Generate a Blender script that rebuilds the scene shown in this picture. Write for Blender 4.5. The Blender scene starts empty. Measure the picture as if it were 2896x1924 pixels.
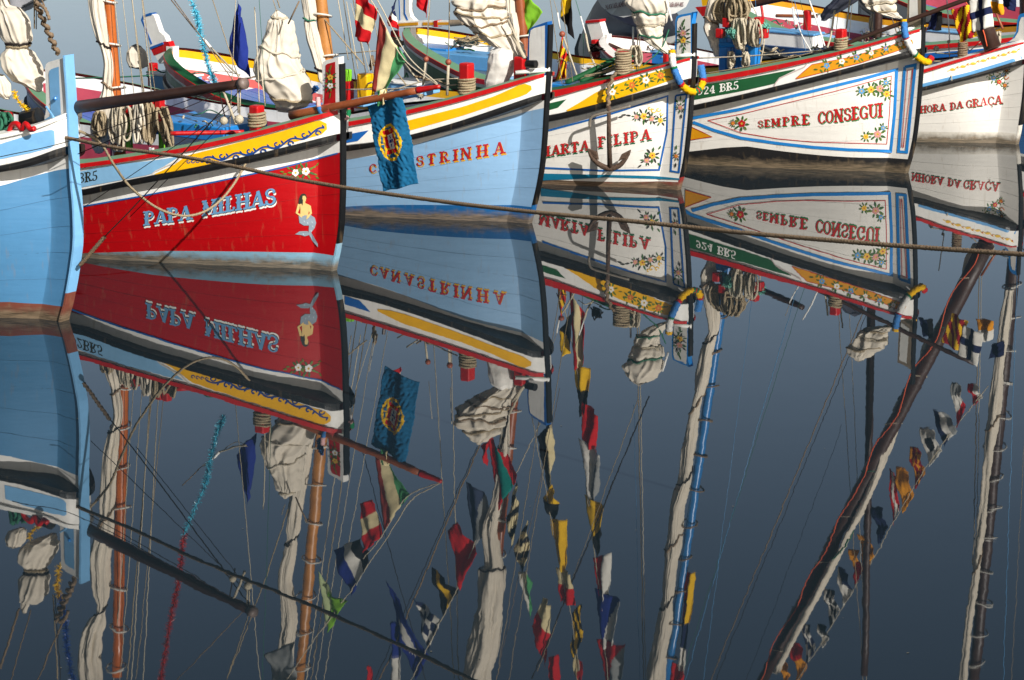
import bpy, math, random
import numpy as np
from mathutils import Vector, noise, geometry
random.seed(7)
R_ = math.radians
# ------------------------------------------------------------------ camera, sky, sun, exposure
FPX, PITCH, CAMH = 9100.0, R_(12.7), 5.07
scn = bpy.context.scene
cd = bpy.data.cameras.new('camera'); cam = bpy.data.objects.new('camera', cd)
scn.collection.objects.link(cam); scn.camera = cam
cam.location = (0, 0, CAMH); cam.rotation_euler = (R_(90) - PITCH, 0, 0)
cd.sensor_width = 36; cd.sensor_fit = 'HORIZONTAL'; cd.lens = 36 * FPX / 2896; cd.clip_end = 3000
SUN_AZ, SUN_EL = R_(34), R_(33)          # azimuth measured to the right of straight behind the camera
sd = Vector((math.sin(SUN_AZ) * math.cos(SUN_EL), -math.cos(SUN_AZ) * math.cos(SUN_EL), math.sin(SUN_EL)))
w = bpy.data.worlds.new('World'); scn.world = w; w.use_nodes = True
nt = w.node_tree; nt.nodes.clear()
sky = nt.nodes.new('ShaderNodeTexSky'); sky.sky_type = 'NISHITA'; sky.sun_disc = False
sky.sun_elevation = SUN_EL; sky.sun_rotation = math.atan2(sd.x, sd.y)
sky.air_density = 1.0; sky.dust_density = 3.0; sky.ozone_density = 1.6
bg = nt.nodes.new('ShaderNodeBackground'); bg.inputs[1].default_value = 0.088
wo = nt.nodes.new('ShaderNodeOutputWorld')
# light haze that brightens the clear sky evenly towards the horizon, all the way round
tcw = nt.nodes.new('ShaderNodeTexCoord'); sxw = nt.nodes.new('ShaderNodeSeparateXYZ'); nt.links.new(tcw.outputs['Generated'], sxw.inputs[0])
def wm_(op, a, b_):
    q = nt.nodes.new('ShaderNodeMath'); q.operation = op
    for i, v in enumerate((a, b_)):
        if v is None: continue
        if isinstance(v, float): q.inputs[i].default_value = v
        else: nt.links.new(v, q.inputs[i])
    return q.outputs[0]
hz_ = wm_('EXPONENT', wm_('MULTIPLY', wm_('MULTIPLY', sxw.outputs[2], sxw.outputs[2]), -21.6), None)
nt.links.new(wm_('MULTIPLY', wm_('ADD', wm_('MULTIPLY', hz_, 2.25), 0.2), 0.088), bg.inputs[1])
hs_ = nt.nodes.new('ShaderNodeHueSaturation'); nt.links.new(wm_('SUBTRACT', 1.0, wm_('MULTIPLY', hz_, 0.38)), hs_.inputs['Saturation']); nt.links.new(sky.outputs[0], hs_.inputs['Color'])
nt.links.new(hs_.outputs[0], bg.inputs[0]); nt.links.new(bg.outputs[0], wo.inputs[0])
ld = bpy.data.lights.new('sun', 'SUN'); ld.energy = 4.8; ld.angle = R_(0.55); ld.color = (1, .965, .91)
lo = bpy.data.objects.new('sun', ld); scn.collection.objects.link(lo)
lo.rotation_euler = sd.to_track_quat('Z', 'Y').to_euler(); lo.location = (10, -5, 20)
scn.view_settings.view_transform = 'Standard'; scn.view_settings.look = 'None'
scn.view_settings.exposure = 0.33; scn.view_settings.gamma = 1
scn.cycles.max_bounces = 6; scn.cycles.glossy_bounces = 4; scn.cycles.diffuse_bounces = 2
scn.cycles.caustics_reflective = False

# ------------------------------------------------------------------ projection helpers (real places measured from the view)
FW = Vector((0, math.cos(PITCH), -math.sin(PITCH))); UP = Vector((0, math.sin(PITCH), math.cos(PITCH)))
CO = Vector((0, 0, CAMH))
def ray(px, py): return FW + Vector((1, 0, 0)) * ((px - 1448) / FPX) - UP * ((py - 962) / FPX)
def ground(px, py):
    d = ray(px, py); return CO + d * (-CAMH / d.z)
def PG(px, py, g):                       # the point seen at px,py standing above the water point px,g
    Y = ground(px, g).y; d = ray(px, py); return CO + d * (Y / d.y)
def mpp(p): return ((p - CO).dot(FW)) / FPX   # metres per photo pixel at a point

# ------------------------------------------------------------------ materials
def lin(c):
    c = c / 255.0
    return c / 12.92 if c <= .04045 else ((c + .055) / 1.055) ** 2.4
MC = {}
def paint(rgb, rough=.38, var=.10, bump=.12, scale=9, kind='paint'):
    key = (rgb, rough, kind)
    if key in MC: return MC[key]
    m = bpy.data.materials.new('%s_%d_%d_%d' % ((kind,) + rgb)); m.use_nodes = True
    n = m.node_tree.nodes; L = m.node_tree.links; b = n['Principled BSDF']
    base = [lin(v) for v in rgb]
    tc = n.new('ShaderNodeTexCoord')
    no = n.new('ShaderNodeTexNoise'); no.inputs['Scale'].default_value = scale; no.inputs['Detail'].default_value = 7
    no.inputs['Roughness'].default_value = .65
    L.new(tc.outputs['Object'], no.inputs['Vector'])
    rp = n.new('ShaderNodeValToRGB'); rp.color_ramp.elements[0].position = .3; rp.color_ramp.elements[1].position = .72
    rp.color_ramp.elements[0].color = tuple(v * (1 - var) for v in base) + (1,)
    rp.color_ramp.elements[1].color = tuple(min(1, v * (1 + var * .7)) for v in base) + (1,)
    L.new(no.outputs['Fac'], rp.inputs[0])
    col = rp.outputs[0]
    if kind in ('hullpaint', 'boot', 'worn'):
        # long planks' seams, scuffs and grime (marks of wear on the paint itself)
        mp = n.new('ShaderNodeMapping'); mp.inputs['Scale'].default_value = (2.2, 2.2, 26)
        L.new(tc.outputs['Object'], mp.inputs[0])
        n2 = n.new('ShaderNodeTexNoise'); n2.inputs['Scale'].default_value = 3.1; n2.inputs['Detail'].default_value = 9
        n2.inputs['Roughness'].default_value = .7
        L.new(mp.outputs[0], n2.inputs['Vector'])
        r2 = n.new('ShaderNodeValToRGB'); r2.color_ramp.elements[0].position = .67; r2.color_ramp.elements[1].position = .73
        L.new(n2.outputs['Fac'], r2.inputs[0])
        n3 = n.new('ShaderNodeTexNoise'); n3.inputs['Scale'].default_value = 1.4; n3.inputs['Detail'].default_value = 4
        L.new(tc.outputs['Object'], n3.inputs['Vector'])
        r3 = n.new('ShaderNodeValToRGB'); r3.color_ramp.elements[0].position = .55; r3.color_ramp.elements[1].position = .7
        L.new(n3.outputs['Fac'], r3.inputs[0])
        mu = n.new('ShaderNodeMath'); mu.operation = 'MULTIPLY'; L.new(r2.outputs[0], mu.inputs[0]); L.new(r3.outputs[0], mu.inputs[1])
        mx = n.new('ShaderNodeMix'); mx.data_type = 'RGBA'; L.new(mu.outputs[0], mx.inputs[0]); L.new(col, mx.inputs[6])
        mx.inputs[7].default_value = (.42, .36, .28, 1); col = mx.outputs[2]
        # thin rust and dirt runs, stretched downwards
        mp2 = n.new('ShaderNodeMapping'); mp2.inputs['Scale'].default_value = (16, 16, .9)
        L.new(tc.outputs['Object'], mp2.inputs[0])
        n4 = n.new('ShaderNodeTexNoise'); n4.inputs['Scale'].default_value = 1.6; n4.inputs['Detail'].default_value = 5
        L.new(mp2.outputs[0], n4.inputs['Vector'])
        r4 = n.new('ShaderNodeValToRGB'); r4.color_ramp.elements[0].position = .60; r4.color_ramp.elements[1].position = .80
        r4.color_ramp.elements[1].color = (.38, .38, .38, 1)
        L.new(n4.outputs['Fac'], r4.inputs[0])
        mx2 = n.new('ShaderNodeMix'); mx2.data_type = 'RGBA'; L.new(r4.outputs[0], mx2.inputs[0]); L.new(col, mx2.inputs[6])
        mx2.inputs[7].default_value = (.30, .20, .10, 1); col = mx2.outputs[2]
    if kind == 'boot':
        # algae and mud left on the planks just above the water
        ge = n.new('ShaderNodeNewGeometry'); sx = n.new('ShaderNodeSeparateXYZ'); L.new(ge.outputs['Position'], sx.inputs[0])
        ad = n.new('ShaderNodeMath'); ad.operation = 'MULTIPLY_ADD'; L.new(no.outputs['Fac'], ad.inputs[0])
        ad.inputs[1].default_value = -.15; L.new(sx.outputs[2], ad.inputs[2])
        mr = n.new('ShaderNodeMapRange'); mr.inputs[1].default_value = -.035; mr.inputs[2].default_value = .03
        mr.inputs[3].default_value = .93; mr.inputs[4].default_value = 0; L.new(ad.outputs[0], mr.inputs[0])
        mx3 = n.new('ShaderNodeMix'); mx3.data_type = 'RGBA'; L.new(mr.outputs[0], mx3.inputs[0]); L.new(col, mx3.inputs[6])
        r5 = n.new('ShaderNodeValToRGB'); L.new(n2.outputs['Fac'], r5.inputs[0])
        r5.color_ramp.elements[0].position = .35; r5.color_ramp.elements[0].color = (.045, .038, .022, 1)
        r5.color_ramp.elements[1].position = .65; r5.color_ramp.elements[1].color = (.26, .19, .12, 1)
        L.new(r5.outputs[0], mx3.inputs[7]); col = mx3.outputs[2]
    L.new(col, b.inputs['Base Color'])
    b.inputs['Roughness'].default_value = rough
    bp = n.new('ShaderNodeBump'); bp.inputs['Strength'].default_value = bump; bp.inputs['Distance'].default_value = .02
    if kind in ('hullpaint', 'boot'):
        wv = n.new('ShaderNodeTexNoise'); wv.inputs['Scale'].default_value = 1.2; wv.inputs['Detail'].default_value = 6
        mp3 = n.new('ShaderNodeMapping'); mp3.inputs['Scale'].default_value = (1.2, 1.2, 9); L.new(tc.outputs['Object'], mp3.inputs[0])
        L.new(mp3.outputs[0], wv.inputs['Vector'])
        L.new(wv.outputs['Fac'], bp.inputs['Height']); bp.inputs['Strength'].default_value = .22
    else: L.new(no.outputs['Fac'], bp.inputs['Height'])
    L.new(bp.outputs[0], b.inputs['Normal'])
    MC[key] = m; return m
def cloth(rgb, bump=.25, scale=14, trans=.0):
    m = paint(rgb, rough=.9, var=.08, bump=bump, scale=scale, kind='cloth')
    m.node_tree.nodes['Principled BSDF'].inputs['Specular IOR Level'].default_value = .15
    return m
WHITE = paint((236, 234, 228), kind='worn'); BLACK = paint((15, 15, 16), .4, kind='worn', bump=.3)
RED = paint((188, 16, 20), .38, var=.18, kind='worn'); GREENC = paint((108, 150, 118), .5, kind='worn'); DKGREEN = paint((24, 84, 46), .4)
YEL = paint((240, 180, 8), .35); MUST = paint((216, 148, 22), .35); SKYB = paint((122, 178, 222), .35); BLUE = paint((24, 96, 172), .35)
BRBLUE = paint((36, 130, 205), .35); NAVY = paint((28, 40, 84), .5); MAUVE = paint((168, 62, 78), .4); PINK = paint((214, 98, 92), .4)
CREAM = cloth((206, 196, 178)); CANVAS = cloth((212, 202, 185), bump=.10, scale=14)
ROPE = cloth((178, 160, 130), bump=.9, scale=120); ROPEG = cloth((150, 128, 104), bump=.9, scale=120); DKROPE = cloth((44, 38, 36))
ROPEW = cloth((204, 192, 168), bump=.7, scale=120); ROPEGR = cloth((52, 108, 84))
VARN = paint((186, 96, 34), .3, var=.3, scale=5); PINE = paint((186, 124, 62), .4, var=.3, scale=5)
DKWOOD = paint((62, 40, 32), .45, var=.35, scale=6, bump=.4); BRWOOD = paint((146, 78, 44), .4, var=.3); GREYWOOD = paint((140, 124, 104), .7, var=.25, bump=.5)
RUST = paint((84, 64, 50), .8, var=.5, bump=.9, scale=40); STEEL = paint((120, 112, 100), .5, var=.2)
LIME = paint((122, 200, 40), .4)

# ------------------------------------------------------------------ object helpers
COL = scn.collection
ORG = {}
def mesh(name, verts, faces, mats, parent=None, mi=None, smooth=False, loc=None):
    if parent is not None: o0 = ORG[parent.name]
    elif loc is not None: o0 = Vector(loc)
    else:
        vv = [Vector(v) for v in verts]; o0 = sum(vv, Vector()) / max(1, len(vv)); o0.z = min(v.z for v in vv)
    me = bpy.data.meshes.new(name)
    me.from_pydata([tuple(Vector(v) - o0) for v in verts], [], faces)
    for m in (mats if isinstance(mats, (list, tuple)) else [mats]): me.materials.append(m)
    if mi is not None: me.polygons.foreach_set('material_index', mi)
    if smooth: me.polygons.foreach_set('use_smooth', [True] * len(me.polygons))
    me.update()
    o = bpy.data.objects.new(name, me); COL.objects.link(o)
    if parent is not None: o.parent = parent
    else: o.location = o0
    ORG[o.name] = o0
    return o
def thing(name, label, cat, loc, group=None):
    o = bpy.data.objects.new(name, None); COL.objects.link(o); o.location = loc; o.empty_display_size = .2
    ORG[o.name] = Vector(loc); o['label'] = label; o['category'] = cat
    if group: o['group'] = group
    return o
def tag(o, label, cat, group=None):
    o['label'] = label; o['category'] = cat
    if group: o['group'] = group
    return o
def catmull(P, n):
    if len(P) < 3:
        return [P[0].lerp(P[1], i / n) for i in range(n + 1)]
    out = []; Q = [P[0] * 2 - P[1]] + list(P) + [P[-1] * 2 - P[-2]]
    for i in range(1, len(Q) - 2):
        a, b, c, d = Q[i - 1:i + 3]
        for k in range(n):
            t = k / n
            out.append(.5 * ((2 * b) + (c - a) * t + (2 * a - 5 * b + 4 * c - d) * t * t + (3 * b - a - 3 * c + d) * t ** 3))
    out.append(P[-1]); return out
class MB:
    def __init__(s): s.v = []; s.f = []; s.m = []
    def tube(s, P, r, sides=6, mi=0, strands=0, pitch=.05, cap=True):
        n = len(P); base = len(s.v); acc = 0; tn = (P[1] - P[0]).normalized()
        x = tn.cross(Vector((0, 0, 1)));  x = x if x.length > .1 else tn.cross(Vector((0, 1, 0))); x.normalize()
        for i, p in enumerate(P):
            t = (P[min(i + 1, n - 1)] - P[max(i - 1, 0)])
            if t.length > 1e-9: tn = t.normalized()
            x = (x - tn * x.dot(tn)).normalized(); y = tn.cross(x)
            rr = r[i] if isinstance(r, (list, tuple)) else r
            if i: acc += (p - P[i - 1]).length
            for k in range(sides):
                a = 2 * math.pi * k / sides
                q = rr * (1 + (.22 * math.cos(strands * (a - acc / pitch)) if strands else 0))
                s.v.append(p + (x * math.cos(a) + y * math.sin(a)) * q)
        for i in range(n - 1):
            for k in range(sides):
                a = base + i * sides + k; b = base + i * sides + (k + 1) % sides
                s.f.append((a, b, b + sides, a + sides)); s.m.append(mi)
        if cap:
            s.f.append(tuple(base + k for k in range(sides))[::-1]); s.m.append(mi)
            s.f.append(tuple(base + (n - 1) * sides + k for k in range(sides))); s.m.append(mi)
    def hexa(s, c, mi=0):                # 8 corners: bottom 4 then top 4
        b = len(s.v); s.v += [Vector(q) for q in c]
        for f in ((0, 3, 2, 1), (4, 5, 6, 7), (0, 1, 5, 4), (1, 2, 6, 5), (2, 3, 7, 6), (3, 0, 4, 7)):
            s.f.append(tuple(b + k for k in f)); s.m.append(mi)
    def grid(s, rows, mi=0, close=False):
        b = len(s.v); n = len(rows[0])
        for r in rows: s.v += list(r)
        for i in range(len(rows) - 1):
            for k in range(n if close else n - 1):
                a = b + i * n + k; c = b + i * n + (k + 1) % n
                s.f.append((a, c, c + n, a + n)); s.m.append(mi)
    def ball(s, c, r, mi=0, seg=8):
        rows = []
        for i in range(5):
            t = math.pi * (i + .02) / 4.04
            rows.append([c + Vector((math.sin(t) * math.cos(a), math.sin(t) * math.sin(a), math.cos(t))) * r for a in [2 * math.pi * k / seg for k in range(seg)]])
        s.grid(rows, mi, True)
    def build(s, name, mats, parent=None, smooth=False, loc=None):
        return mesh(name, s.v, s.f, mats, parent, s.m, smooth, loc)
def bevel(o, wd=.006, seg=1):
    m = o.modifiers.new('bevel', 'BEVEL'); m.width = wd; m.segments = seg; m.limit_method = 'ANGLE'; return o

def lut(tab, x1, n=400):
    xs = np.array([t[0] for t in tab], float); ys = np.array([t[1] for t in tab], float)
    h = np.diff(xs); d = np.diff(ys) / h; m = np.zeros(len(xs))
    m[0], m[-1] = d[0], d[-1]
    for i in range(1, len(xs) - 1):
        m[i] = 0 if d[i - 1] * d[i] <= 0 else 2 * d[i - 1] * d[i] / (d[i - 1] + d[i])
    X = np.linspace(0, x1, n + 1); i = np.clip(np.searchsorted(xs, X) - 1, 0, len(xs) - 2)
    t = np.clip((X - xs[i]) / h[i], 0, 1)
    Y = (2*t**3 - 3*t**2 + 1)*ys[i] + (t**3 - 2*t**2 + t)*h[i]*m[i] + (-2*t**3 + 3*t**2)*ys[i+1] + (t**3 - t**2)*h[i]*m[i+1]
    Y = Y.tolist(); k = n / x1
    def f(x):
        u = x * k
        if u <= 0: return Y[0]
        j = int(u)
        if j >= n: return Y[n]
        return Y[j] + (Y[j + 1] - Y[j]) * (u - j)
    return f
T_BG = [(0, .032), (.03, .11), (.1, .17), (.2, .24), (.5, .43), (1, .68), (1.5, .86), (2, .97), (3, 1.05), (4, .95), (4.8, .7), (5.3, .42), (5.52, .2), (5.6, .05)]
T_BH = [(0, .032), (.19, .05), (.2, .052), (.22, .075), (.3, .16), (.5, .36), (1, .63), (1.5, .82), (2, .94), (3, 1.02), (4, .92), (4.8, .66), (5.3, .34), (5.5, .15), (5.6, .05)]
T_BW = [(0, .032), (.19, .05), (.2, .052), (.22, .066), (.5, .22), (1, .45), (1.5, .66), (2, .81), (3, .9), (4, .74), (4.8, .42), (5.3, .16), (5.5, .06), (5.6, .05)]
T_G = [(0, 1.22), (.5, 1.09), (1, .98), (2, .83), (3, .77), (4, .81), (5, .97), (5.6, 1.1)]
STB = .028

class Boat:
    def __init__(s, x0, y0, alpha, L=5.6, stem=None, levels=None, hs=1.0, drop=0.0):
        s.O = ground(x0, y0); s.x0, s.y0 = x0, y0; a = R_(alpha); s.L = L; s.hs = hs
        s.a = Vector((math.cos(a), -math.sin(a), 0)); s.n = Vector((-math.sin(a), -math.cos(a), 0))
        k = L / 5.6; sc = lambda T: [(x * k if x > .3 else x, y) for x, y in T]
        s.bg, s.bh, s.bw = (lut(sc(T), L) for T in (T_BG, T_BH, T_BW))
        s.G = lut([(x * k, y * hs - drop * min(1, max(0, (x - 1.6) / 1.6))) for x, y in T_G], L)
        zz = [(-.5, -.06), (0, 0), (.2, .05), (.5, .085), (1, .1), (1.6, .1), (2.2, .08)]
        if stem:
            zz = []
            for px, py in stem:
                al, b, z = s.loc(s.D(px, py, -STB)); zz.append((z, -al))
            zz.sort(); zz = [(-.6, zz[0][1] - .04)] + zz + [(zz[-1][0] + .5, zz[-1][1])]
        s.zx = [q[0] for q in zz]; s.zy = [q[1] for q in zz]
        X = np.linspace(-.6, 2.6, 161); Y = np.interp(X, s.zx, s.zy); Y = np.convolve(np.pad(Y, 3, 'edge'), np.ones(7) / 7, 'valid'); s.SY = Y.tolist()
        s.lev = {}
        for nm, (pts, surf, off) in (levels or {}).items(): s.lev[nm] = s.fit(pts, surf, off)
    def st(s, z):
        u = (z + .6) * 50; u = min(max(u, 0), 159.99); j = int(u); return s.SY[j] + (s.SY[j + 1] - s.SY[j]) * (u - j)
    def loc(s, p):
        d = p - s.O; return (-d.dot(s.a), d.dot(s.n), p.z)
    def pt(s, al, b, z): return s.O - s.a * al + s.n * b + Vector((0, 0, z))
    def hp(s, sg, b, z):
        return s.pt(sg - s.st(z) * max(0, 1 - sg / 2), b, z)
    def sig(s, al, z):
        q = s.st(z); g = (al + q) / (1 + q / 2); return g if g < 2 else al
    def D(s, px, py, b=0.0):
        d = ray(px, py); t = (b - (CO - s.O).dot(s.n)) / d.dot(s.n); return CO + d * t
    def R(s, px, py, b=0.0):
        p = s.D(px, py, b); p.z = -p.z; return p
    def B(s, sg, z, surf):
        if surf == 'b': return s.bg(sg)
        zr = max(.25, s.G(sg) - .3)
        t = min(1, max(0, z / zr)); w0 = s.bw(sg); return w0 + (s.bh(sg) - w0) * t ** .8
    def on(s, px, py, surf='h', off=0.0, raw=False):
        d = ray(px, py); dn = d.dot(s.n); c = (CO - s.O).dot(s.n)
        t0 = (1.6 - c) / dn; t1 = (-.05 - c) / dn
        for _ in range(24):
            t = (t0 + t1) / 2; p = CO + d * t; al, b, z = s.loc(p)
            if b > s.B(max(0, s.sig(al, z)), z, surf) + off: t0 = t
            else: t1 = t
        return (max(0, s.sig(al, z)), z) if raw else p
    def fit(s, pts, surf, off):
        Z = [s.on(px, py, surf, off, True) for px, py in pts]
        x = np.array([q[0] for q in Z]); y = np.array([q[1] for q in Z])
        g = np.array([s.G(v) for v in x]); deg = 1 if len(x) < 4 else (2 if len(x) < 6 else 3)
        c = np.polyfit(x, y - g, deg); xm = x.max(); e = float(np.polyval(c, xm))
        return lambda sg: s.G(sg) + (float(np.polyval(c, sg)) if sg < xm else e)
    def box(s, mb, al0, al1, b0, b1, z0, z1, mi=0, lean=0.0, blean=0.0):
        mb.hexa([s.pt(al0, b0, z0), s.pt(al1, b0, z0), s.pt(al1, b1, z0), s.pt(al0, b1, z0),
                 s.pt(al0 + lean, b0 + blean, z1), s.pt(al1 + lean, b0 + blean, z1), s.pt(al1 + lean, b1 + blean, z1), s.pt(al0 + lean, b1 + blean, z1)], mi)
    def decal(s, name, mats): return Decal(s, name, mats)

class Decal:
    """flat paint: thin patches lying 3 mm proud of the planks"""
    def __init__(s, boat, name, mats, surf='h', plane=None):
        s.b = boat; s.name = name; s.mats = mats; s.mb = MB(); s.surf = surf; s.plane = plane; s.k = 0
    def P(s, x, y, lift):
        if s.plane is not None: return s.b.D(x, y, s.plane + lift)
        return s.b.on(x, y, s.surf, lift)
    def poly(s, pts, mi, lift=None):
        s.k += 1; lf = .0035 + .0004 * (s.k % 14) if lift is None else lift
        V = [Vector((x, y, 0)) for x, y in pts]
        try: tris = geometry.tessellate_polygon([V])
        except Exception: return
        b = len(s.mb.v); s.mb.v += [s.P(x, y, lf) for x, y in pts]
        for t in tris:
            a, c, d = t
            cr = (pts[c][0] - pts[a][0]) * (pts[d][1] - pts[a][1]) - (pts[c][1] - pts[a][1]) * (pts[d][0] - pts[a][0])
            if abs(cr) < 1e-6: continue
            s.mb.f.append((b + a, b + d, b + c) if cr > 0 else (b + a, b + c, b + d)); s.mb.m.append(mi)
    def ribbon(s, top, bot, mi, lift=.004, n=24):
        def rs(P):
            P = [Vector((x, y)) for x, y in P]; d = [0]
            for i in range(1, len(P)): d.append(d[-1] + (P[i] - P[i - 1]).length)
            X = np.linspace(0, d[-1], n + 1)
            return list(zip(np.interp(X, d, [p.x for p in P]), np.interp(X, d, [p.y for p in P])))
        T, Bt = rs(top), rs(bot); rows = [[], [], []]
        for (a, b), (c, d) in zip(T, Bt):
            rows[0].append(s.P(a, b, lift)); rows[1].append(s.P((a + c) / 2, (b + d) / 2, lift)); rows[2].append(s.P(c, d, lift))
        s.mb.grid(rows[::-1], mi)
    def line(s, P, wd, mi, lift=.005, n=None, close=False):
        Q = []
        P = list(P) + ([P[0]] if close else [])
        for i in range(len(P) - 1):
            a, b = Vector(P[i]), Vector(P[i + 1]); m = max(1, int((b - a).length / 25))
            Q += [a.lerp(b, k / m) for k in range(m)]
        Q.append(Vector(P[-1])); A = []; Bq = []
        for i, q in enumerate(Q):
            t = Q[min(i + 1, len(Q) - 1)] - Q[max(i - 1, 0)]
            nn = Vector((-t.y, t.x)); nn = nn.normalized() * wd / 2 if nn.length > 0 else Vector((0, 0))
            ext = 1.0
            if 0 < i < len(Q) - 1:
                u, v = (Q[i] - Q[i - 1]).normalized(), (Q[i + 1] - Q[i]).normalized(); c = max(.5, math.sqrt(max(0, (1 + u.dot(v)) / 2))); ext = 1 / c
            A.append(s.P(q.x + nn.x * ext, q.y + nn.y * ext, lift)); Bq.append(s.P(q.x - nn.x * ext, q.y - nn.y * ext, lift))
        s.mb.grid([A, Bq], mi)
    def disc(s, x, y, r, mi, n=7, ry=None, lift=None):
        ry = ry or r; s.poly([(x + r * math.cos(6.2832 * k / n), y + ry * math.sin(6.2832 * k / n)) for k in range(n)], mi, lift)
    def leaf(s, x, y, ang, l, wd, mi, lift=None):
        c, q = math.cos(ang), math.sin(ang); P = [(0, 0), (.35 * l, wd / 2), (.7 * l, wd * .38), (l, 0), (.7 * l, -wd * .38), (.35 * l, -wd / 2)]
        s.poly([(x + a * c - b * q, y + a * q + b * c) for a, b in P], mi, lift)
    def flower(s, x, y, r, pet, cen, n=5):
        a0 = random.random() * 3
        for k in range(n):
            a = a0 + 6.2832 * k / n; s.disc(x + math.cos(a) * r * .56, y + math.sin(a) * r * .56, r * .44, pet, 7, lift=.0045 + .0002 * (k % 2))
        s.disc(x, y, r * .3, cen, 7, lift=.0056)
    def done(s, parent):
        if not s.mb.f: return
        o = s.mb.build(s.name, s.mats, parent)
        if s.name not in ('letter', 'bulwark_panel', 'head_panel'): o['kind'] = 'stuff'
        return o

# ------------------------------------------------------------------ circus lettering
TK, TN = .21, .09
def S(x0, y0, x1, y1, w=TK, e=3): return ('s', x0, y0, x1, y1, w, e)
def A_(cx, cy, rx, ry, a0, a1, w=TK): return ('a', cx, cy, rx, ry, a0, a1, w)
GL = {
 'A': (.86, [S(.46, .97, .14, .03, TN, 2), S(.46, .97, .74, .03, TK, 2), S(.26, .36, .64, .36, TN, 0)]),
 'B': (.8, [S(.22, 1, .22, 0), A_(.38, .76, .28, .2, 90, -90, .13), A_(.38, .28, .32, .24, 90, -90, .15), S(.2, .5, .4, .5, .08, 0)]),
 'C': (.8, [A_(.46, .5, .32, .44, 40, 320, .17), ('d', .7, .76, .1), ('d', .72, .2, .08)]),
 'D': (.84, [S(.22, 1, .22, 0), A_(.36, .5, .34, .44, 90, -90, .16)]),
 'E': (.76, [S(.24, 1, .24, 0), S(.2, .93, .66, .93, .1, 0), S(.2, .5, .52, .5, .1, 0), S(.2, .07, .68, .07, .1, 0), ('d', .64, .84, .07), ('d', .66, .17, .08)]),
 'F': (.74, [S(.24, 1, .24, 0), S(.2, .93, .66, .93, .1, 0), S(.2, .5, .52, .5, .1, 0), ('d', .64, .84, .08)]),
 'G': (.84, [A_(.44, .5, .32, .44, 45, 320, .17), S(.7, .4, .7, .04, .14, 0), S(.5, .4, .78, .4, .08, 0), ('d', .68, .78, .1)]),
 'H': (.96, [S(.2, 1, .2, 0), S(.74, 1, .74, 0), S(.2, .5, .74, .5, .09, 0)]),
 'I': (.42, [S(.2, 1, .2, 0)]),
 'L': (.74, [S(.24, 1, .24, 0), S(.2, .07, .66, .07, .11, 0), ('d', .64, .2, .09)]),
 'M': (1.08, [S(.16, 1, .16, 0, TN), S(.16, .96, .5, .2, TK, 0), S(.5, .2, .84, .96, TN, 0), S(.86, 1, .86, 0, TK)]),
 'N': (.96, [S(.18, 1, .18, 0, TN), S(.2, .96, .74, .04, TK, 0), S(.76, 1, .76, 0, TN)]),
 'O': (.84, [A_(.42, .5, .31, .44, 0, 360, .16)]),
 'P': (.76, [S(.22, 1, .22, 0), A_(.38, .72, .27, .23, 90, -90, .14)]),
 'R': (.86, [S(.22, 1, .22, 0), A_(.38, .74, .27, .21, 90, -90, .14), S(.42, .5, .72, .05, .16, 2)]),
 'S': (.74, [A_(.38, .73, .24, .21, 20, 260, .15), A_(.38, .27, .26, .23, 90, -160, .17), ('d', .6, .76, .09), ('d', .14, .24, .09)]),
 'T': (.8, [S(.4, 1, .4, 0), S(.1, .93, .7, .93, .1, 0), ('d', .1, .84, .08), ('d', .7, .84, .08)]),
 'U': (.88, [S(.2, 1, .2, .3, TK, 1), A_(.46, .32, .26, .28, 180, 360, .15), S(.72, 1, .72, .3, TN, 1)]),
 'V': (.8, [S(.14, .97, .42, .03, TK, 1), S(.7, .97, .42, .03, TN, 1)]),
 '0': (.76, [A_(.38, .5, .25, .44, 0, 360, .16)]),
 '9': (.7, [A_(.34, .7, .2, .22, 0, 360, .13), A_(.24, .62, .32, .55, 10, -80, .14), ('d', .16, .12, .09)]),
 '2': (.72, [A_(.34, .72, .23, .2, 160, -40, .14), S(.5, .56, .14, .12, .1, 0), S(.1, .08, .62, .08, .13, 0), ('d', .14, .74, .1)]),
 '4': (.74, [S(.48, .95, .48, 0, .17, 2), S(.48, .95, .08, .34, .08, 0), S(.06, .3, .68, .3, .09, 0)]),
 '5': (.72, [S(.16, .9, .6, .96, .12, 0), S(.18, .9, .16, .55, .09, 0), A_(.32, .3, .26, .26, 110, -140, .16), ('d', .14, .2, .09)]),
 '-': (.5, [S(.1, .5, .4, .5, .1, 0)]), "'": (.2, [('d', .1, .95, .06)]), ' ': (.5, []),
}
GL['Ç'] = (.8, GL['C'][1] + [A_(.46, -.1, .1, .1, 90, -120, .07)])
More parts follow.
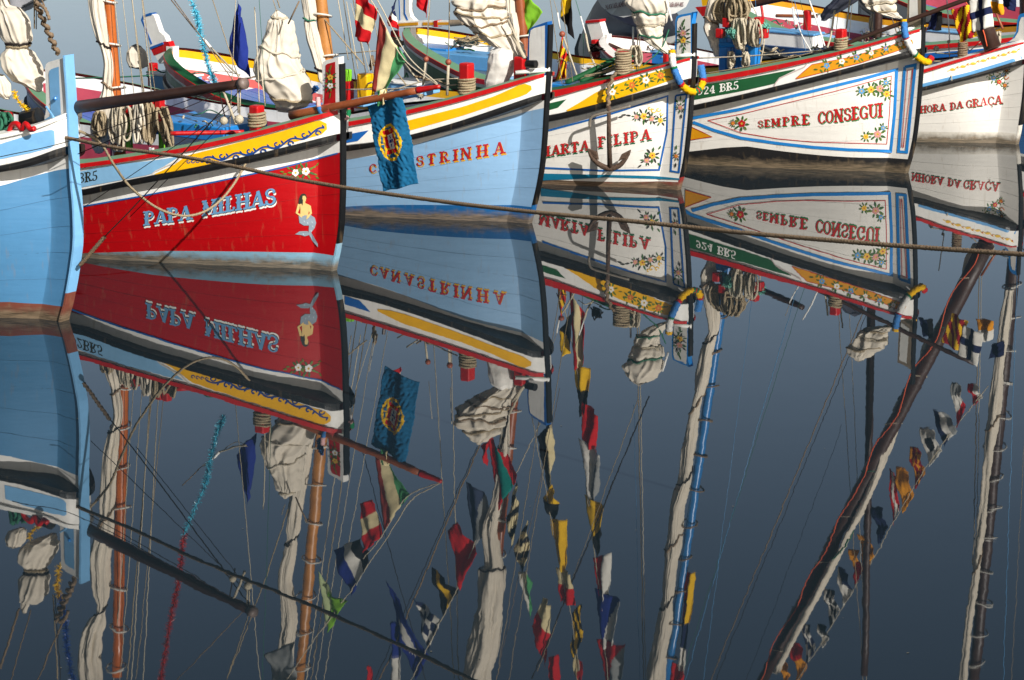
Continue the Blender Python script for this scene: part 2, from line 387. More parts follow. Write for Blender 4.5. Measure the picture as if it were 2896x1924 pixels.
def text(dc0, string, p0, p1, h0, h1, mi, sh=None, shmi=None, fat=1.0, ws=1.0, out=None):
    """letters along the foot line p0-p1 (photo px), heights h0 to h1"""
    tot = sum(GL[c][0] for c in string); L = math.hypot(p1[0] - p0[0], p1[1] - p0[1]); sl = (p1[1] - p0[1]) / (p1[0] - p0[0])
    jobs = ([(sh, shmi, .003)] if sh else []) + ([((out[0], out[1]), out[2], .0045)] if out else []) + [((0, 0), mi, .006)]
    # widths grow with height
    raw = []; acc = 0
    for c in string:
        f = acc / tot; h = h0 + (h1 - h0) * f; raw.append(GL[c][0] * h); acc += GL[c][0]
    k = (p1[0] - p0[0]) / sum(raw)
    x = p0[0]
    for c, wr in zip(string, raw):
        dc = Decal(dc0.b, 'letter', dc0.mats, dc0.surf)
        for off, m, lift in jobs:
            f = (x - p0[0]) / (p1[0] - p0[0]); h = h0 + (h1 - h0) * f; sx = wr * k / GL[c][0] ; gx = min(sx, h * 1.05 * ws)
            def Q(u, v, x=x, h=h, gx=gx):
                X = x + u * gx; return (X + off[0], p0[1] + (X - p0[0]) * sl - v * h + off[1])
            for g in GL[c][1]:
                if g[0] == 's':
                    _, x0, y0, x1, y1, wd, e = g; wd *= fat
                    d = Vector((x1 - x0, y1 - y0)); q = Vector((-d.y, d.x)).normalized() * wd / 2; t = d.normalized()
                    pts = [(x0 + q.x, y0 + q.y), (x0 + d.x * .5 + q.x, y0 + d.y * .5 + q.y), (x1 + q.x, y1 + q.y), (x1 - q.x, y1 - q.y), (x0 + d.x * .5 - q.x, y0 + d.y * .5 - q.y), (x0 - q.x, y0 - q.y)]
                    dc.poly([Q(*u) for u in pts], m, lift)
                    if e:
                        for bit, (ex, ey) in ((1, (x0, y0)), (2, (x1, y1))):
                            if e & bit or (e == 2 and abs(x1 - x0) > .05):
                                if e == 2 and bit == 1: continue
                                for sg in (-1, 1): 
                                    cx, cy = ex + sg * (wd / 2 + .05), ey + (-.045 if bit == 1 else .045)
                                    dc.poly([Q(cx + .085 * math.cos(a), cy + .075 * math.sin(a)) for a in [k_ * 1.0472 for k_ in range(6)]], m, lift)
                        if e == 3:
                            mx, my = (x0 + x1) / 2, (y0 + y1) / 2
                            dc.poly([Q(mx - wd / 2 - .07, my), Q(mx - wd * .3, my + .13), Q(mx + wd * .3, my + .13), Q(mx + wd / 2 + .07, my), Q(mx + wd * .3, my - .13), Q(mx - wd * .3, my - .13)], m, lift)
                elif g[0] == 'a':
                    _, cx, cy, rx, ry, a0, a1, wd = g; wd *= fat; n = max(6, int(abs(a1 - a0) / 24))
                    prev = None
                    for i in range(n + 1):
                        a = R_(a0 + (a1 - a0) * i / n); wv = wd * (.55 + .45 * abs(math.cos(a)))
                        o_ = (cx + (rx + wv / 2) * math.cos(a), cy + (ry + wv / 2.4) * math.sin(a)); i_ = (cx + (rx - wv / 2) * math.cos(a), cy + (ry - wv / 2.4) * math.sin(a))
                        if prev: dc.poly([Q(*prev[0]), Q(*o_), Q(*i_), Q(*prev[1])], m, lift)
                        prev = (o_, i_)
                else:
                    _, cx, cy, r = g; dc.poly([Q(cx + r * math.cos(a), cy + r * math.sin(a)) for a in [k_ * 1.0472 for k_ in range(6)]], m, lift)
        x += wr * k
        dc.done(dc0.b.root)

# ------------------------------------------------------------------ water
wm = bpy.data.materials.new('harbour_water'); wm.use_nodes = True
n = wm.node_tree.nodes; L = wm.node_tree.links; b = n['Principled BSDF']
b.inputs['Base Color'].default_value = (.010, .017, .022, 1); b.inputs['Roughness'].default_value = .012; b.inputs['IOR'].default_value = 1.58
tc = n.new('ShaderNodeTexCoord'); mp = n.new('ShaderNodeMapping'); mp.inputs['Scale'].default_value = (1.0, .55, 1); L.new(tc.outputs['Object'], mp.inputs[0])
n1 = n.new('ShaderNodeTexNoise'); n1.inputs['Scale'].default_value = 3.2; n1.inputs['Detail'].default_value = 3; L.new(mp.outputs[0], n1.inputs['Vector'])
n2 = n.new('ShaderNodeTexNoise'); n2.inputs['Scale'].default_value = .45; n2.inputs['Detail'].default_value = 2; L.new(mp.outputs[0], n2.inputs['Vector'])
mm = n.new('ShaderNodeMath'); mm.operation = 'MULTIPLY'; L.new(n1.outputs['Fac'], mm.inputs[0]); L.new(n2.outputs['Fac'], mm.inputs[1])
bp = n.new('ShaderNodeBump'); bp.inputs['Strength'].default_value = 1; bp.inputs['Distance'].default_value = .00065
L.new(mm.outputs[0], bp.inputs['Height']); L.new(bp.outputs[0], b.inputs['Normal'])
wt = mesh('water', [(-260, -60, 0), (260, -60, 0), (260, 900, 0), (-260, 900, 0)], [(0, 1, 2, 3)], wm, loc=(0, 0, 0)); wt['kind'] = 'structure'

# ------------------------------------------------------------------ boats
LV = {}
def boat_hull(bt, label, c, group='painted wooden boats moored side by side'):
    root = thing('sailing_boat', label, 'boat', tuple(bt.O), group); bt.root = root
    G = bt.G; lv = bt.lev
    capt = lv.get('capt') or (lambda s: G(s)); capb = lv.get('capb') or (lambda s: capt(s) - c.get('capth', .045))
    railt = lv.get('railt') or (lambda s: capt(s) - .27); railb = lv.get('railb') or (lambda s: railt(s) - .055)
    line = lv.get('line') or (lambda s: railb(s) - .1); boot = lv.get('boot') or (lambda s: .11)
    bt.capt, bt.railt, bt.railb, bt.line = capt, railt, railb, line
    ins = c.get('nolevel', ())
    k = bt.L / 5.6
    SG = [0, .012, .03, .06, .1, .15, .19, .2, .22, .26, .32, .4, .5, .6, .7, .85, 1, 1.15, 1.3, 1.5, 1.7, 1.9, 2.1, 2.3, 2.6, 2.9, 3.2, 3.5, 3.8, 4.1, 4.4, 4.7, 4.9, 5.1, 5.25, 5.35, 5.45, 5.52, 5.57, 5.6]
    SG = [x * k if x > .3 else x for x in SG]
    def strip(name, funcs, mats, mi=None, smooth=True):
        m = MB()
        for sd_ in (1, -1):
            rows = [[bt.hp(s, sd_ * f(s)[0], f(s)[1]) for s in SG] for f in funcs]
            if mi is None and smooth:
                cut = SG.index(.2) if name != 'bulwark' else 0
                rr = rows if sd_ > 0 else rows[::-1]
                if cut: m.grid([r[:cut + 1] for r in rr])
                m.grid([r[cut:] for r in rr]); continue
            for i in range(len(rows) - 1):
                m.grid([rows[i], rows[i + 1]] if sd_ > 0 else [rows[i + 1], rows[i]], 0 if mi is None else mi[i])
        o = m.build(name, mats, root, smooth)
        if smooth and mi is not None:
            md = o.modifiers.new('weld', 'WELD'); md.merge_threshold = .0008
        return o
    def H(z):                               # hull half breadth at absolute height
        return lambda s: (bt.B(s, z(s), 'h'), z(s))
    def HM(za, zb, t): return lambda s: (lambda z: (bt.B(s, z, 'h'), z))(za(s) + (zb(s) - za(s)) * t)
    z0 = lambda s: -.22
    strip('boot_stripe', [H(z0), H(lambda s: 0), HM(lambda s: 0, boot, .5), H(boot)], paint(c['boot'], .55, kind='boot'))
    strip('hull', [HM(boot, line, t / 7) for t in range(8)], paint(c['hull'], .33, .05, kind='hullpaint'))
    sm = paint(tuple(int(v * .80) for v in c['hull']), .5, .05, kind='paint')
    for t in (.2, .4, .6, .8):
        def SE(o, dz, t=t):
            def f(s):
                z = boot(s) + (line(s) - boot(s)) * t + .012 * noise.noise(Vector((s * 1.3, t * 9, hash(label) % 17))) ; return (bt.B(s, z, 'h') + o * max(0, min(1, 6 * noise.noise(Vector((s * 1.1, t * 31, 5))) + .75)), z + dz)
            return f
        strip('plank_seam', [SE(-.004, -.0022), SE(.0016, -.0012), SE(.0016, .0012), SE(-.004, .0022)], sm)
    strip('white_strake', [H(line), H(railb)], c.get('strake', WHITE))
    ro = c.get('rail_out', .045)
    RB = lambda s: bt.bg(s) + ro
    o = strip('rub_rail', [lambda s: (bt.bh(s) - .005, railb(s)), lambda s: (RB(s), railb(s) + .004), lambda s: (RB(s) + .004, (railb(s) + railt(s)) / 2), lambda s: (RB(s), railt(s)), lambda s: (bt.bg(s) - .004, railt(s) + .004)], BLACK, smooth=False)
    strip('bulwark', [lambda s: (bt.bg(s), railt(s)), lambda s: (bt.bg(s), (railt(s) + capb(s)) / 2), lambda s: (bt.bg(s), capb(s) + .01)], WHITE)
    strip('cap_rail', [lambda s: (bt.bg(s) - .01, capb(s)), lambda s: (bt.bg(s) + .028, capb(s)), lambda s: (bt.bg(s) + .03, capt(s) - .004), lambda s: (bt.bg(s) + .022, capt(s)), lambda s: (max(.01, bt.bg(s) - .095), capt(s) + .024)], [c.get('cap', RED), c.get('captop', GREENC)], [0, 0, 0, 1], smooth=False)
    if 'aft' in c:
        mt, sa = c['aft']; m = MB()
        for sd_ in (1, -1):
            q = [sa * k + (bt.L - .12 - sa * k) * i / 24 for i in range(25)]
            m.grid([[bt.hp(s, sd_ * (bt.bg(s) + .004), (railt(s) + .035)) for s in q], [bt.hp(s, sd_ * (bt.bg(s) + .004), capb(s) - .04) for s in q]])
        m.build('bulwark_panel', mt, root)
    zd = lambda s: capt(s) - (.30 if s < bt.L / 2 else .26)
    inn = lambda s: max(.008, min(bt.bg(s) - .085, bt.bh(s) - .03 - max(0, .03 - s * .1)))
    im = c.get('inner', [WHITE, MAUVE]); nb = len(im); hh = .42
    bands = c.get('bands') or [0, .11] + [.11 + (hh - .11) * (i + 1) / (nb - 1) for i in range(nb - 1)]
    fl = lambda s: .16
    IB = lambda s, z, o=.035: (max(.008, min(inn(s), bt.B(s, z, 'h') - o if z < railt(s) + .02 else 9)), z)
    funcs = [lambda s, d=d: IB(s, capt(s) - d) for d in bands] + [lambda s: IB(s, max(.14, capt(s) - .6)), lambda s: IB(s, .14)]
    strip('inner_planking', funcs, im + [c.get('ceiling', BLUE)], list(range(nb)) + [nb] * 2)
    for sd_ in (1, -1):
        q = [1.25 * k + (bt.L - 2.5 * k) * i / 20 for i in range(21)]; m = MB()
        lo_, hi_ = (lambda s: capt(s) - .40), (lambda s: capt(s) - .355)
        m.grid([[bt.hp(s, sd_ * (IB(s, f(s))[0] - o), f(s)) for s in q] for f, o in ((hi_, .0), (hi_, .03), (lo_, .03), (lo_, .0))]); m.build('stringer', BRWOOD, root)
        for i in range(8):
            s0 = 1.35 * k + i * (bt.L - 2.7 * k) / 7; m = MB()
            m.grid([[bt.hp(s0 + e, sd_ * (IB(s0, z)[0] - o), z) for z in [capt(s0) - .13 - .08 * j for j in range(7)]] for e, o in ((-.02, 0), (-.02, .025), (.02, .025), (.02, 0))]); m.build('rib', c.get('ribm', WHITE), root)
    # foredeck and afterdeck planks, floor boards, thwarts
    dm = c.get('deck', [BLUE]); L_ = bt.L
    for (sa, sb) in ((.12, 1.15 * k), (L_ - 1.25 * k, L_ - .12)):
        b0 = -.96
        while b0 < .95:
            b1 = b0 + .155; need = max(abs(b0), abs(b1)) + .03; ss = [sa + (sb - sa) * i / 40 for i in range(41)]
            ok = [s for s in ss if IB(s, zd(s))[0] > need - .02]
            if len(ok) > 2:
                m = MB(); A, E = ok[0], ok[-1]; q = [A + (E - A) * i / 5 for i in range(6)]
                top = [[bt.hp(s, b0 + .004, zd(s)) for s in q], [bt.hp(s, b1 - .004, zd(s)) for s in q]]
                low = [[p - Vector((0, 0, .025)) for p in r] for r in top]
                m.grid([low[0], top[0], top[1], low[1]]); m.hexa([low[0][0], low[0][1], low[1][1], low[1][0]] + [top[0][0] - Vector((0, 0, .003)), top[0][1] - Vector((0, 0, .003)), top[1][1] - Vector((0, 0, .003)), top[1][0] - Vector((0, 0, .003))])
                m.build('deck_plank', dm[int(abs(b0) * 9) % len(dm)], root)
            b0 = b1
    for s0 in (1.17 * k, 1.9 * k, 2.75 * k, 3.6 * k, L_ - 1.28 * k):
        z = capt(s0) - .27; m = MB(); bb = IB(s0, z)[0] - .01
        bt.box(m, s0, s0 + (.19 if s0 > 1.2 else .05), -bb, bb, z - .035, z + .012); m.build('thwart', c.get('thwart', BRBLUE), root)
    m = MB()
    for i in range(7):
        b0 = -.56 + i * .16; bt.box(m, 1.2 * k, L_ - 1.3 * k, b0, b0 + .15, .17, .195)
    m.build('floor_boards', c.get('floor', BLUE), root)
    # stem timber and stern post
    ztop = c.get('ztop', capt(0) + .02)
    m = MB(); zz = [-.3 + (ztop + .3) * i / 26 for i in range(27)]
    sw = c.get('sw', .03); F = [[bt.pt(-bt.st(z) - .012, sw, z) for z in zz], [bt.pt(-bt.st(z) - .012, -sw, z) for z in zz]]
    Bk = [[bt.pt(-bt.st(z) + .002, sw + .004, z) for z in zz], [bt.pt(-bt.st(z) + .002, -sw - .004, z) for z in zz]]
    zb = c.get('zb', .16)
    m.grid([Bk[0], F[0]]); m.grid([F[0], F[1]]); m.grid([F[1], Bk[1]])
    smi = [0] * len(m.f)
    nq = 26
    for g in range(3):
        for i in range(nq):
            if zz[i] < zb: smi[g * nq + i] = 1
    m.m = smi; m.build('stem', [c.get('stem', BLACK), paint(c['boot'], .55, kind='boot')], root)
    m = MB(); bt.box(m, L_ - .05, L_ + .04, -.045, .045, -.3, capt(L_) + .03); m.build('stern_post', c.get('post', WHITE), root)
    # stem head knee
    if 'head' in c:
        Pn = [bt.loc(bt.D(x, y, .034)) for x, y in c['head']]; zt, zl = Pn[-1][2], capt(.1) - .05
        poly = [(p[0], p[2]) for p in Pn] + [(-bt.st(zt + (zl - zt) * i / 6) + .006, zt + (zl - zt) * i / 6) for i in range(7)]
        poly.append((Pn[0][0], zl))
        V = []; F_ = []; N = len(poly)
        for sdn in (.034, -.034): V += [bt.pt(x, sdn, z) for x, z in poly]
        tr = geometry.tessellate_polygon([[Vector((x, z, 0)) for x, z in poly]])
        for t in tr: F_.append(t); F_.append(tuple(i + N for i in t))
        for i in range(N): F_.append((i, (i + 1) % N, (i + 1) % N + N, i + N))
        kn = mesh('stem_head', V, F_, c.get('headmat', WHITE), root)
        if 'headpanel' in c:
            d = Decal(bt, 'head_panel', c['headpanel'][1], plane=.034); d.poly(c['headpanel'][0], 0, .004)
            d.done(root)
    return root

def H2(pts): return pts
CAPS = dict
b1 = Boat(182, 908, 36, stem=[(184, 905), (198, 870), (215, 780), (228, 689), (228, 640), (226, 577), (219, 507), (215, 425), (212, 339), (207, 250), (200, 163)],
    levels=dict(capt=([(0, 380), (60, 366), (105, 352), (150, 336), (190, 322)], 'b', .03), railt=([(0, 469), (85, 449), (136, 430), (169, 419), (195, 416)], 'b', .045),
    railb=([(0, 488), (102, 468), (153, 447), (195, 441)], 'b', .045), line=([(0, 528), (70, 505), (145, 486), (195, 477)], 'h', 0), boot=([(0, 852), (60, 856), (121, 861), (190, 869)], 'h', 0)))
boat_hull(b1, 'sky blue boat with white and black trim, nearest the camera at the left edge', dict(hull=(80, 134, 176), boot=(120, 66, 52), stem=SKYB, sw=.048, cap=WHITE, captop=WHITE, capth=.03,
    head=[(104, 356), (114, 340), (128, 326), (131, 305), (127, 195), (130, 182), (137, 176), (181, 163)], ztop=1.98,
    headpanel=([(122, 341), (141, 329), (143, 300), (138, 210), (140, 200), (147, 195), (166, 189), (172, 326), (150, 336)], [SKYB, BLUE]), deck=[BRBLUE], inner=[WHITE, BRBLUE]))
b2 = Boat(947, 766, 36, L=6.0, stem=[(948, 764), (958, 724), (966, 680), (972, 633), (976, 540), (976, 447), (976, 339), (974, 250), (973, 163)],
    levels=dict(capt=([(220, 464), (339, 449), (508, 419), (678, 385), (800, 352), (836, 342), (890, 327), (955, 312)], 'b', .03), capb=([(220, 476), (339, 461), (508, 432), (678, 398), (800, 366), (890, 340), (955, 325)], 'b', .03),
    railt=([(228, 538), (326, 519), (466, 489), (610, 462), (700, 441), (800, 420), (870, 400), (960, 381)], 'b', .045), railb=([(228, 556), (326, 537), (466, 508), (610, 483), (700, 462), (800, 441), (870, 422), (960, 401)], 'b', .045),
    line=([(228, 584), (401, 554), (606, 514), (792, 475), (955, 432)], 'h', 0), boot=([(233, 717), (466, 710), (699, 711), (850, 717), (950, 723)], 'h', 0)))
boat_hull(b2, 'bright red boat with blue lettering and a painted mermaid on its bow', dict(hull=(176, 8, 16), boot=(128, 168, 190), aft=(SKYB, 3.2), ztop=1.66,
    head=[(910, 318), (913, 280), (911, 184), (914, 176), (921, 171), (955, 162)], headpanel=([(916, 300), (921, 215), (921, 185), (926, 181), (948, 175), (949, 292)], [RED])))
b3 = Boat(1500, 632, 36, L=5.8, drop=.21, stem=[(1500, 630), (1515, 586), (1529, 526), (1539, 470), (1546, 390), (1552, 281), (1556, 217), (1560, 130), (1562, 63)],
    levels=dict(capt=([(995, 343), (1151, 312), (1310, 271), (1420, 240), (1500, 219), (1548, 207)], 'b', .03), capb=([(991, 356), (1151, 325), (1310, 283), (1500, 231), (1548, 217)], 'b', .03),
    railt=([(978, 412), (1158, 383), (1310, 339), (1420, 302), (1500, 278), (1545, 265)], 'b', .045), railb=([(978, 430), (1158, 400), (1310, 356), (1500, 298), (1545, 284)], 'b', .045),
    line=([(978, 451), (1164, 412), (1300, 372), (1412, 335), (1485, 318), (1535, 307)], 'h', 0), boot=([(975, 584), (1203, 579), (1366, 582), (1505, 586)], 'h', 0)))
boat_hull(b3, 'pale blue boat with a plain yellow bow panel behind the hanging blue flag', dict(hull=(134, 172, 206), boot=(20, 92, 150), aft=(BLUE, 2.6), ztop=1.72,
    head=[(1492, 222), (1493, 190), (1492, 150), (1494, 108), (1497, 84), (1505, 77), (1546, 62)], headmat=BLUE, headpanel=([(1496, 215), (1497, 110), (1501, 86), (1510, 80), (1541, 72), (1541, 210)], [WHITE])))
b4 = Boat(1921, 537, 36, L=6.1, drop=.2, stem=[(1921, 535), (1930, 512), (1944, 447), (1956, 339), (1961, 264), (1966, 210), (1968, 120), (1969, 36)],
    levels=dict(capt=([(1566, 255), (1681, 236), (1807, 199), (1895, 177), (1960, 166)], 'b', .03), capb=([(1561, 278), (1675, 248), (1690, 238), (1807, 209), (1895, 184), (1960, 172)], 'b', .03),
    railt=([(1554, 327), (1671, 302), (1807, 261), (1892, 234), (1952, 227)], 'b', .045), railb=([(1554, 346), (1671, 320), (1807, 280), (1892, 253), (1952, 246)], 'b', .045),
    line=([(1553, 352), (1800, 290), (1945, 258)], 'h', 0), boot=([(1538, 512), (1716, 507), (1925, 520)], 'h', 0)))
boat_hull(b4, 'white boat with an anchor hung over its blue-lined bow', dict(hull=(232, 228, 220), boot=(140, 40, 36), aft=(DKGREEN, 2.4), strake=WHITE, ztop=1.52, zb=.08, inner=[YEL, WHITE, PINK, WHITE], bands=[0, .075, .19, .27, .4], captop=DKGREEN,
    head=[(1908, 168), (1908, 130), (1910, 110), (1910, 60), (1914, 46), (1924, 42), (1962, 35)], headmat=BRBLUE, headpanel=([(1913, 160), (1915, 112), (1915, 62), (1919, 52), (1928, 48), (1953, 43), (1954, 158)], [WHITE])))
b5 = Boat(2565, 490, 36, L=5.85, drop=.17, stem=[(2564, 488), (2575, 460), (2591, 390), (2601, 305), (2609, 203), (2614, 120), (2615, 60), (2616, -40)],
    levels=dict(capt=([(1997, 221), (2096, 201), (2265, 171), (2401, 140), (2520, 102), (2600, 84)], 'b', .03), capb=([(1997, 236), (2096, 215), (2265, 184), (2401, 148), (2520, 110), (2600, 92)], 'b', .03),
    railt=([(1959, 298), (2096, 271), (2265, 224), (2435, 183), (2537, 159), (2604, 136)], 'b', .045), railb=([(1959, 314), (2096, 286), (2265, 240), (2435, 199), (2537, 175), (2604, 154)], 'b', .045),
    line=([(2096, 290), (2435, 204), (2595, 160)], 'h', 0), boot=([(2096, 412), (2299, 437), (2523, 449), (2560, 449)], 'h', 0)))
boat_hull(b5, 'white boat with green name board, mustard panel and painted roses in a blue frame', dict(hull=(234, 230, 222), boot=(28, 27, 28), aft=(DKGREEN, 3.1), ztop=2.0, captop=GREENC, inner=[YEL, WHITE, PINK], bands=[0, .06, .24, .36], deck=[SKYB],
    head=[(2560, 70), (2566, 40), (2567, 0), (2568, -60), (2610, -70)], headmat=GREYWOOD, headpanel=([(2571, 60), (2573, -50), (2594, -55), (2596, 50)], [WHITE])))
b6 = Boat(2876, 408, 36, L=4.9, drop=.14, stem=[(2877, 406), (2883, 390), (2892, 330), (2900, 270), (2905, 190), (2907, 130), (2908, 60)],
    levels=dict(capt=([(2615, 196), (2740, 160), (2842, 130), (2890, 121)], 'b', .03), capb=([(2615, 206), (2740, 168), (2842, 136), (2890, 126)], 'b', .03),
    railt=([(2611, 247), (2740, 214), (2840, 184), (2893, 169)], 'b', .045), railb=([(2608, 259), (2740, 226), (2840, 198), (2893, 184)], 'b', .045),
    line=([(2608, 262), (2740, 229), (2870, 192)], 'h', 0)), hs=.85)
boat_hull(b6, 'white boat with yellow scrollwork and grey shaded bow at the right edge', dict(hull=(228, 224, 216), boot=(222, 216, 204), aft=(NAVY, 2.2), ztop=1.3, captop=WHITE,
    head=[(2846, 122), (2862, 112), (2874, 90), (2877, 60), (2880, 46), (2886, 40), (2902, 36)], headmat=BRBLUE, headpanel=([(2852, 119), (2869, 108), (2880, 90), (2883, 62), (2888, 50), (2896, 48), (2897, 115)], [WHITE])))
b7 = Boat(3270, 330, 36, L=5.2, hs=.9, drop=.08)
boat_hull(b7, 'boat with red and yellow stern trim behind the heap of coiled ropes', dict(hull=(60, 110, 170), boot=(30, 30, 32), inner=[MUST, WHITE, MAUVE], aft=(BLUE, 1.6), bands=[0, .06, .2, .4], deck=[SKYB]))
b8 = Boat(3620, 268, 36, L=5.2, hs=.9)
boat_hull(b8, 'farthest boat with a mauve side, seen behind the flags at the top right', dict(hull=(230, 230, 226), boot=(30, 30, 32), inner=[WHITE, MAUVE]))

# ------------------------------------------------------------------ painted panels, lines, lettering and flowers on the planks
LF = paint((52, 96, 44), .4); LF2 = paint((96, 122, 40), .4); PW = paint((240, 238, 232), .4); PY = paint((232, 186, 60), .4); PP = paint((214, 150, 140), .4)
PB = paint((96, 158, 208), .4); PR = paint((190, 24, 30), .4); PO = paint((212, 112, 48), .4); PBR = paint((120, 62, 44), .4); PDK = paint((34, 40, 34), .5)
LETB = paint((104, 152, 192), .4); LETR = paint((170, 24, 28), .4); LETY = paint((208, 156, 30), .4); LETG = paint((26, 96, 62), .4); SKIN = paint((224, 190, 120), .5)
FM = [LF, LF2, PW, PY, PP, PB, PR, PO, PBR, PDK, BLUE]
def sprays(dc, flowers, nleaf=5, ls=1.0, dark=0):
    for x, y, r, c in flowers:
        for k in range(nleaf + 2):
            a = 6.2832 * (k + random.random() * .6) / (nleaf + 2)
            dc.leaf(x + math.cos(a) * r * .8, y + math.sin(a) * r * .8, a, r * (1.1 + random.random() * .5) * ls, r * .55, (0, 1, 0)[k % 3] if not dark else 9 if k % 2 else 0)
    for x, y, r, c in flowers:
        dc.flower(x, y, r, c, 3 if c != 3 else 7)
        if r > 8: dc.disc(x + 1, y, r * .13, 9, 6, lift=.0062)
def curl(dc, x, y, r, mi, d=1, wd=2.2):
    P = [(x + (r * (1 - t / 13)) * math.cos(d * t * .55), y + (r * (1 - t / 13)) * math.sin(d * t * .55)) for t in range(11)]
    dc.line(P, wd, mi, .0055)

# sky blue boat
d = Decal(b1, 'bulwark_panel', [SKYB], 'b'); d.ribbon([(-20, 414), (0, 408), (102, 376), (146, 367), (154, 372)], [(-20, 455), (0, 451), (85, 434), (148, 417), (155, 408)], 0); d.done(b1.root)
# red boat
d = Decal(b2, 'yellow_panel', [YEL], 'b')
d.ribbon([(436, 493), (470, 478), (500, 462), (526, 441), (660, 407), (800, 371), (890, 342), (914, 341), (924, 350)], [(437, 494), (465, 492), (492, 489), (508, 486), (600, 462), (700, 434), (800, 411), (880, 389), (912, 380), (925, 366)], 0); d.done(b2.root)
d = Decal(b2, 'blue_panel', [paint((128, 176, 212), .4)], 'b')
d.ribbon([(170, 495), (222, 486), (340, 464), (420, 456), (502, 444)], [(170, 542), (222, 532), (340, 510), (424, 494), (452, 478), (503, 446)], 0); d.done(b2.root)
d = Decal(b2, 'raised_moulding', [paint((206, 200, 192), .4)], 'b'); d.line([(424, 508), (426, 497), (440, 484), (470, 470), (500, 458), (515, 440), (525, 430)], 3, 0, .009); d.done(b2.root)
d = Decal(b2, 'blue_line', [BLUE], 'h'); d.line([(190, 592), (401, 555), (606, 515), (792, 476), (955, 434)], 4, 0, .0045); d.done(b2.root)
d = Decal(b2, 'painted_scroll', [paint((16, 62, 128), .4)], 'b')
def CL(t): return (530 + (918 - 530) * t, 456 - 16 * t - 76 * t * t + (0))
P = [CL(t / 60) for t in range(61)]
d.line([(x, y - 1 + 6.5 * math.sin(i * .52)) for i, (x, y) in enumerate(P)][6:], 5.4, 0)
for i, (x, y) in enumerate(P):
    if i % 6 == 3 and i > 6: curl(d, x, y - 6 * math.sin(i * .52), 9.5, 0, 1 if i % 12 == 3 else -1, 4.4)
    if i % 6 == 0 and i > 6: d.leaf(x, y, -2.2, 14, 6, 0, .0052)
    if i < 7 and i % 2 == 0: curl(d, x + 2, y + 1, 6, 0, 1, 2.6)
d.done(b2.root)
d = Decal(b2, 'painted_lettering', [LETB, PW, PDK], 'h')
for a_, b_, c_, h0, h1 in (('PAPA', (405, 639), (541, 622), 40, 43), ('MILHAS', (571, 612), (781, 578), 43, 49)):
    text(d, a_, b_, c_, h0, h1, 0, (2.6, 6.4), 1, fat=1.0, out=(1.8, 1.2, 2))
d.done(b2.root)
d = Decal(b2, 'registration_number', [PDK], 'b'); text(d, '02BR5', (184, 526), (277, 510), 29, 28, 0, ws=.9); d.done(b2.root)
d = Decal(b2, 'painted_flowers', FM, 'h'); sprays(d, [(836, 489, 11, 2), (865, 485, 12, 2)], 6); 
for x, y, a in ((812, 492, 3.1), (820, 480, 3.9), (884, 476, -.6), (886, 492, .3), (894, 470, -.9), (850, 502, 1.7), (850, 470, -1.5), (804, 487, 3.3), (892, 500, .5)): d.leaf(x, y, a, 13, 5, 1)
d.done(b2.root)
def cp(x, y): return (380 + x / 4.069, 520 + y / 4.069)
d = Decal(b2, 'painted_mermaid', [SKIN, PDK, paint((138, 152, 164), .4), paint((176, 190, 200), .4)], 'h')
d.poly([cp(*q) for q in ((1925, 118), (1950, 112), (1975, 125), (1985, 160), (1975, 190), (1940, 215), (1925, 260), (1905, 290), (1888, 250), (1890, 190), (1905, 140))], 1, .004)
for q in (((1938, 140), (1965, 138), (1978, 165), (1972, 200), (1952, 206), (1932, 180)), ((1940, 195), (1966, 195), (1968, 228), (1936, 232)),
          ((1905, 236), (1940, 222), (1968, 224), (2016, 244), (2010, 300), (1998, 372), (1908, 372), (1912, 300)), ((1905, 238), (1882, 232), (1856, 338), (1880, 336), (1900, 290)), ((1856, 338), (1880, 332), (1934, 366), (1928, 392)),
          ((2010, 243), (2030, 255), (2044, 340), (2020, 345), (2006, 300)), ((2020, 335), (2044, 340), (1998, 398), (1980, 410), (1982, 384))):
    d.poly([cp(*p) for p in q], 0)
d.poly([cp(*q) for q in ((1890, 372), (1925, 380), (1960, 362), (2030, 360), (2075, 390), (2092, 450), (2075, 510), (2035, 560), (2110, 690), (2112, 732), (2050, 660), (2012, 590), (1960, 605), (1920, 590), (1850, 582), (1900, 548), (1990, 545), (2005, 560), (2010, 480), (1950, 482), (1900, 450))], 2, .0052)
for q in ((1950, 420), (1990, 440), (2040, 430), (2050, 480), (2030, 530), (1940, 570), (2060, 640)): d.leaf(*cp(*q), 1.2, 7, 3, 3, .0056)
d.leaf(*cp(1925, 150), 1.5, 26, 6, 1, .0058); d.done(b2.root)
d = Decal(b2, 'painted_flowers', FM, plane=.034)
d.plane = .039; sprays(d, [(934, 219, 9, 3), (934, 243, 9, 2)], 5)
for y, a in ((200, -1.6), (194, -1.2), (262, 1.5), (268, 1.7), (206, -2)): d.leaf(934, y, a, 11, 4, 1)
d.done(b2.root)
# pale blue boat
d = Decal(b3, 'yellow_panel', [YEL], 'b')
d.ribbon([(1063, 374), (1090, 364), (1120, 351), (1147, 343), (1310, 302), (1400, 272), (1468, 241), (1490, 236), (1502, 243)], [(1063, 380), (1100, 380), (1154, 371), (1310, 327), (1400, 297), (1480, 271), (1496, 263), (1504, 254)], 0); d.done(b3.root)
d = Decal(b3, 'blue_panel', [BLUE], 'b'); d.ribbon([(970, 383), (1042, 369)], [(970, 406), (1012, 399), (1040, 372)], 0); d.done(b3.root)
d = Decal(b3, 'painted_lettering', [LETR, LETY], 'h'); text(d, 'CANASTRINHA', (1043, 490), (1439, 433), 25, 37, 0, (2.6, 4.4), 1, fat=.86); d.done(b3.root)
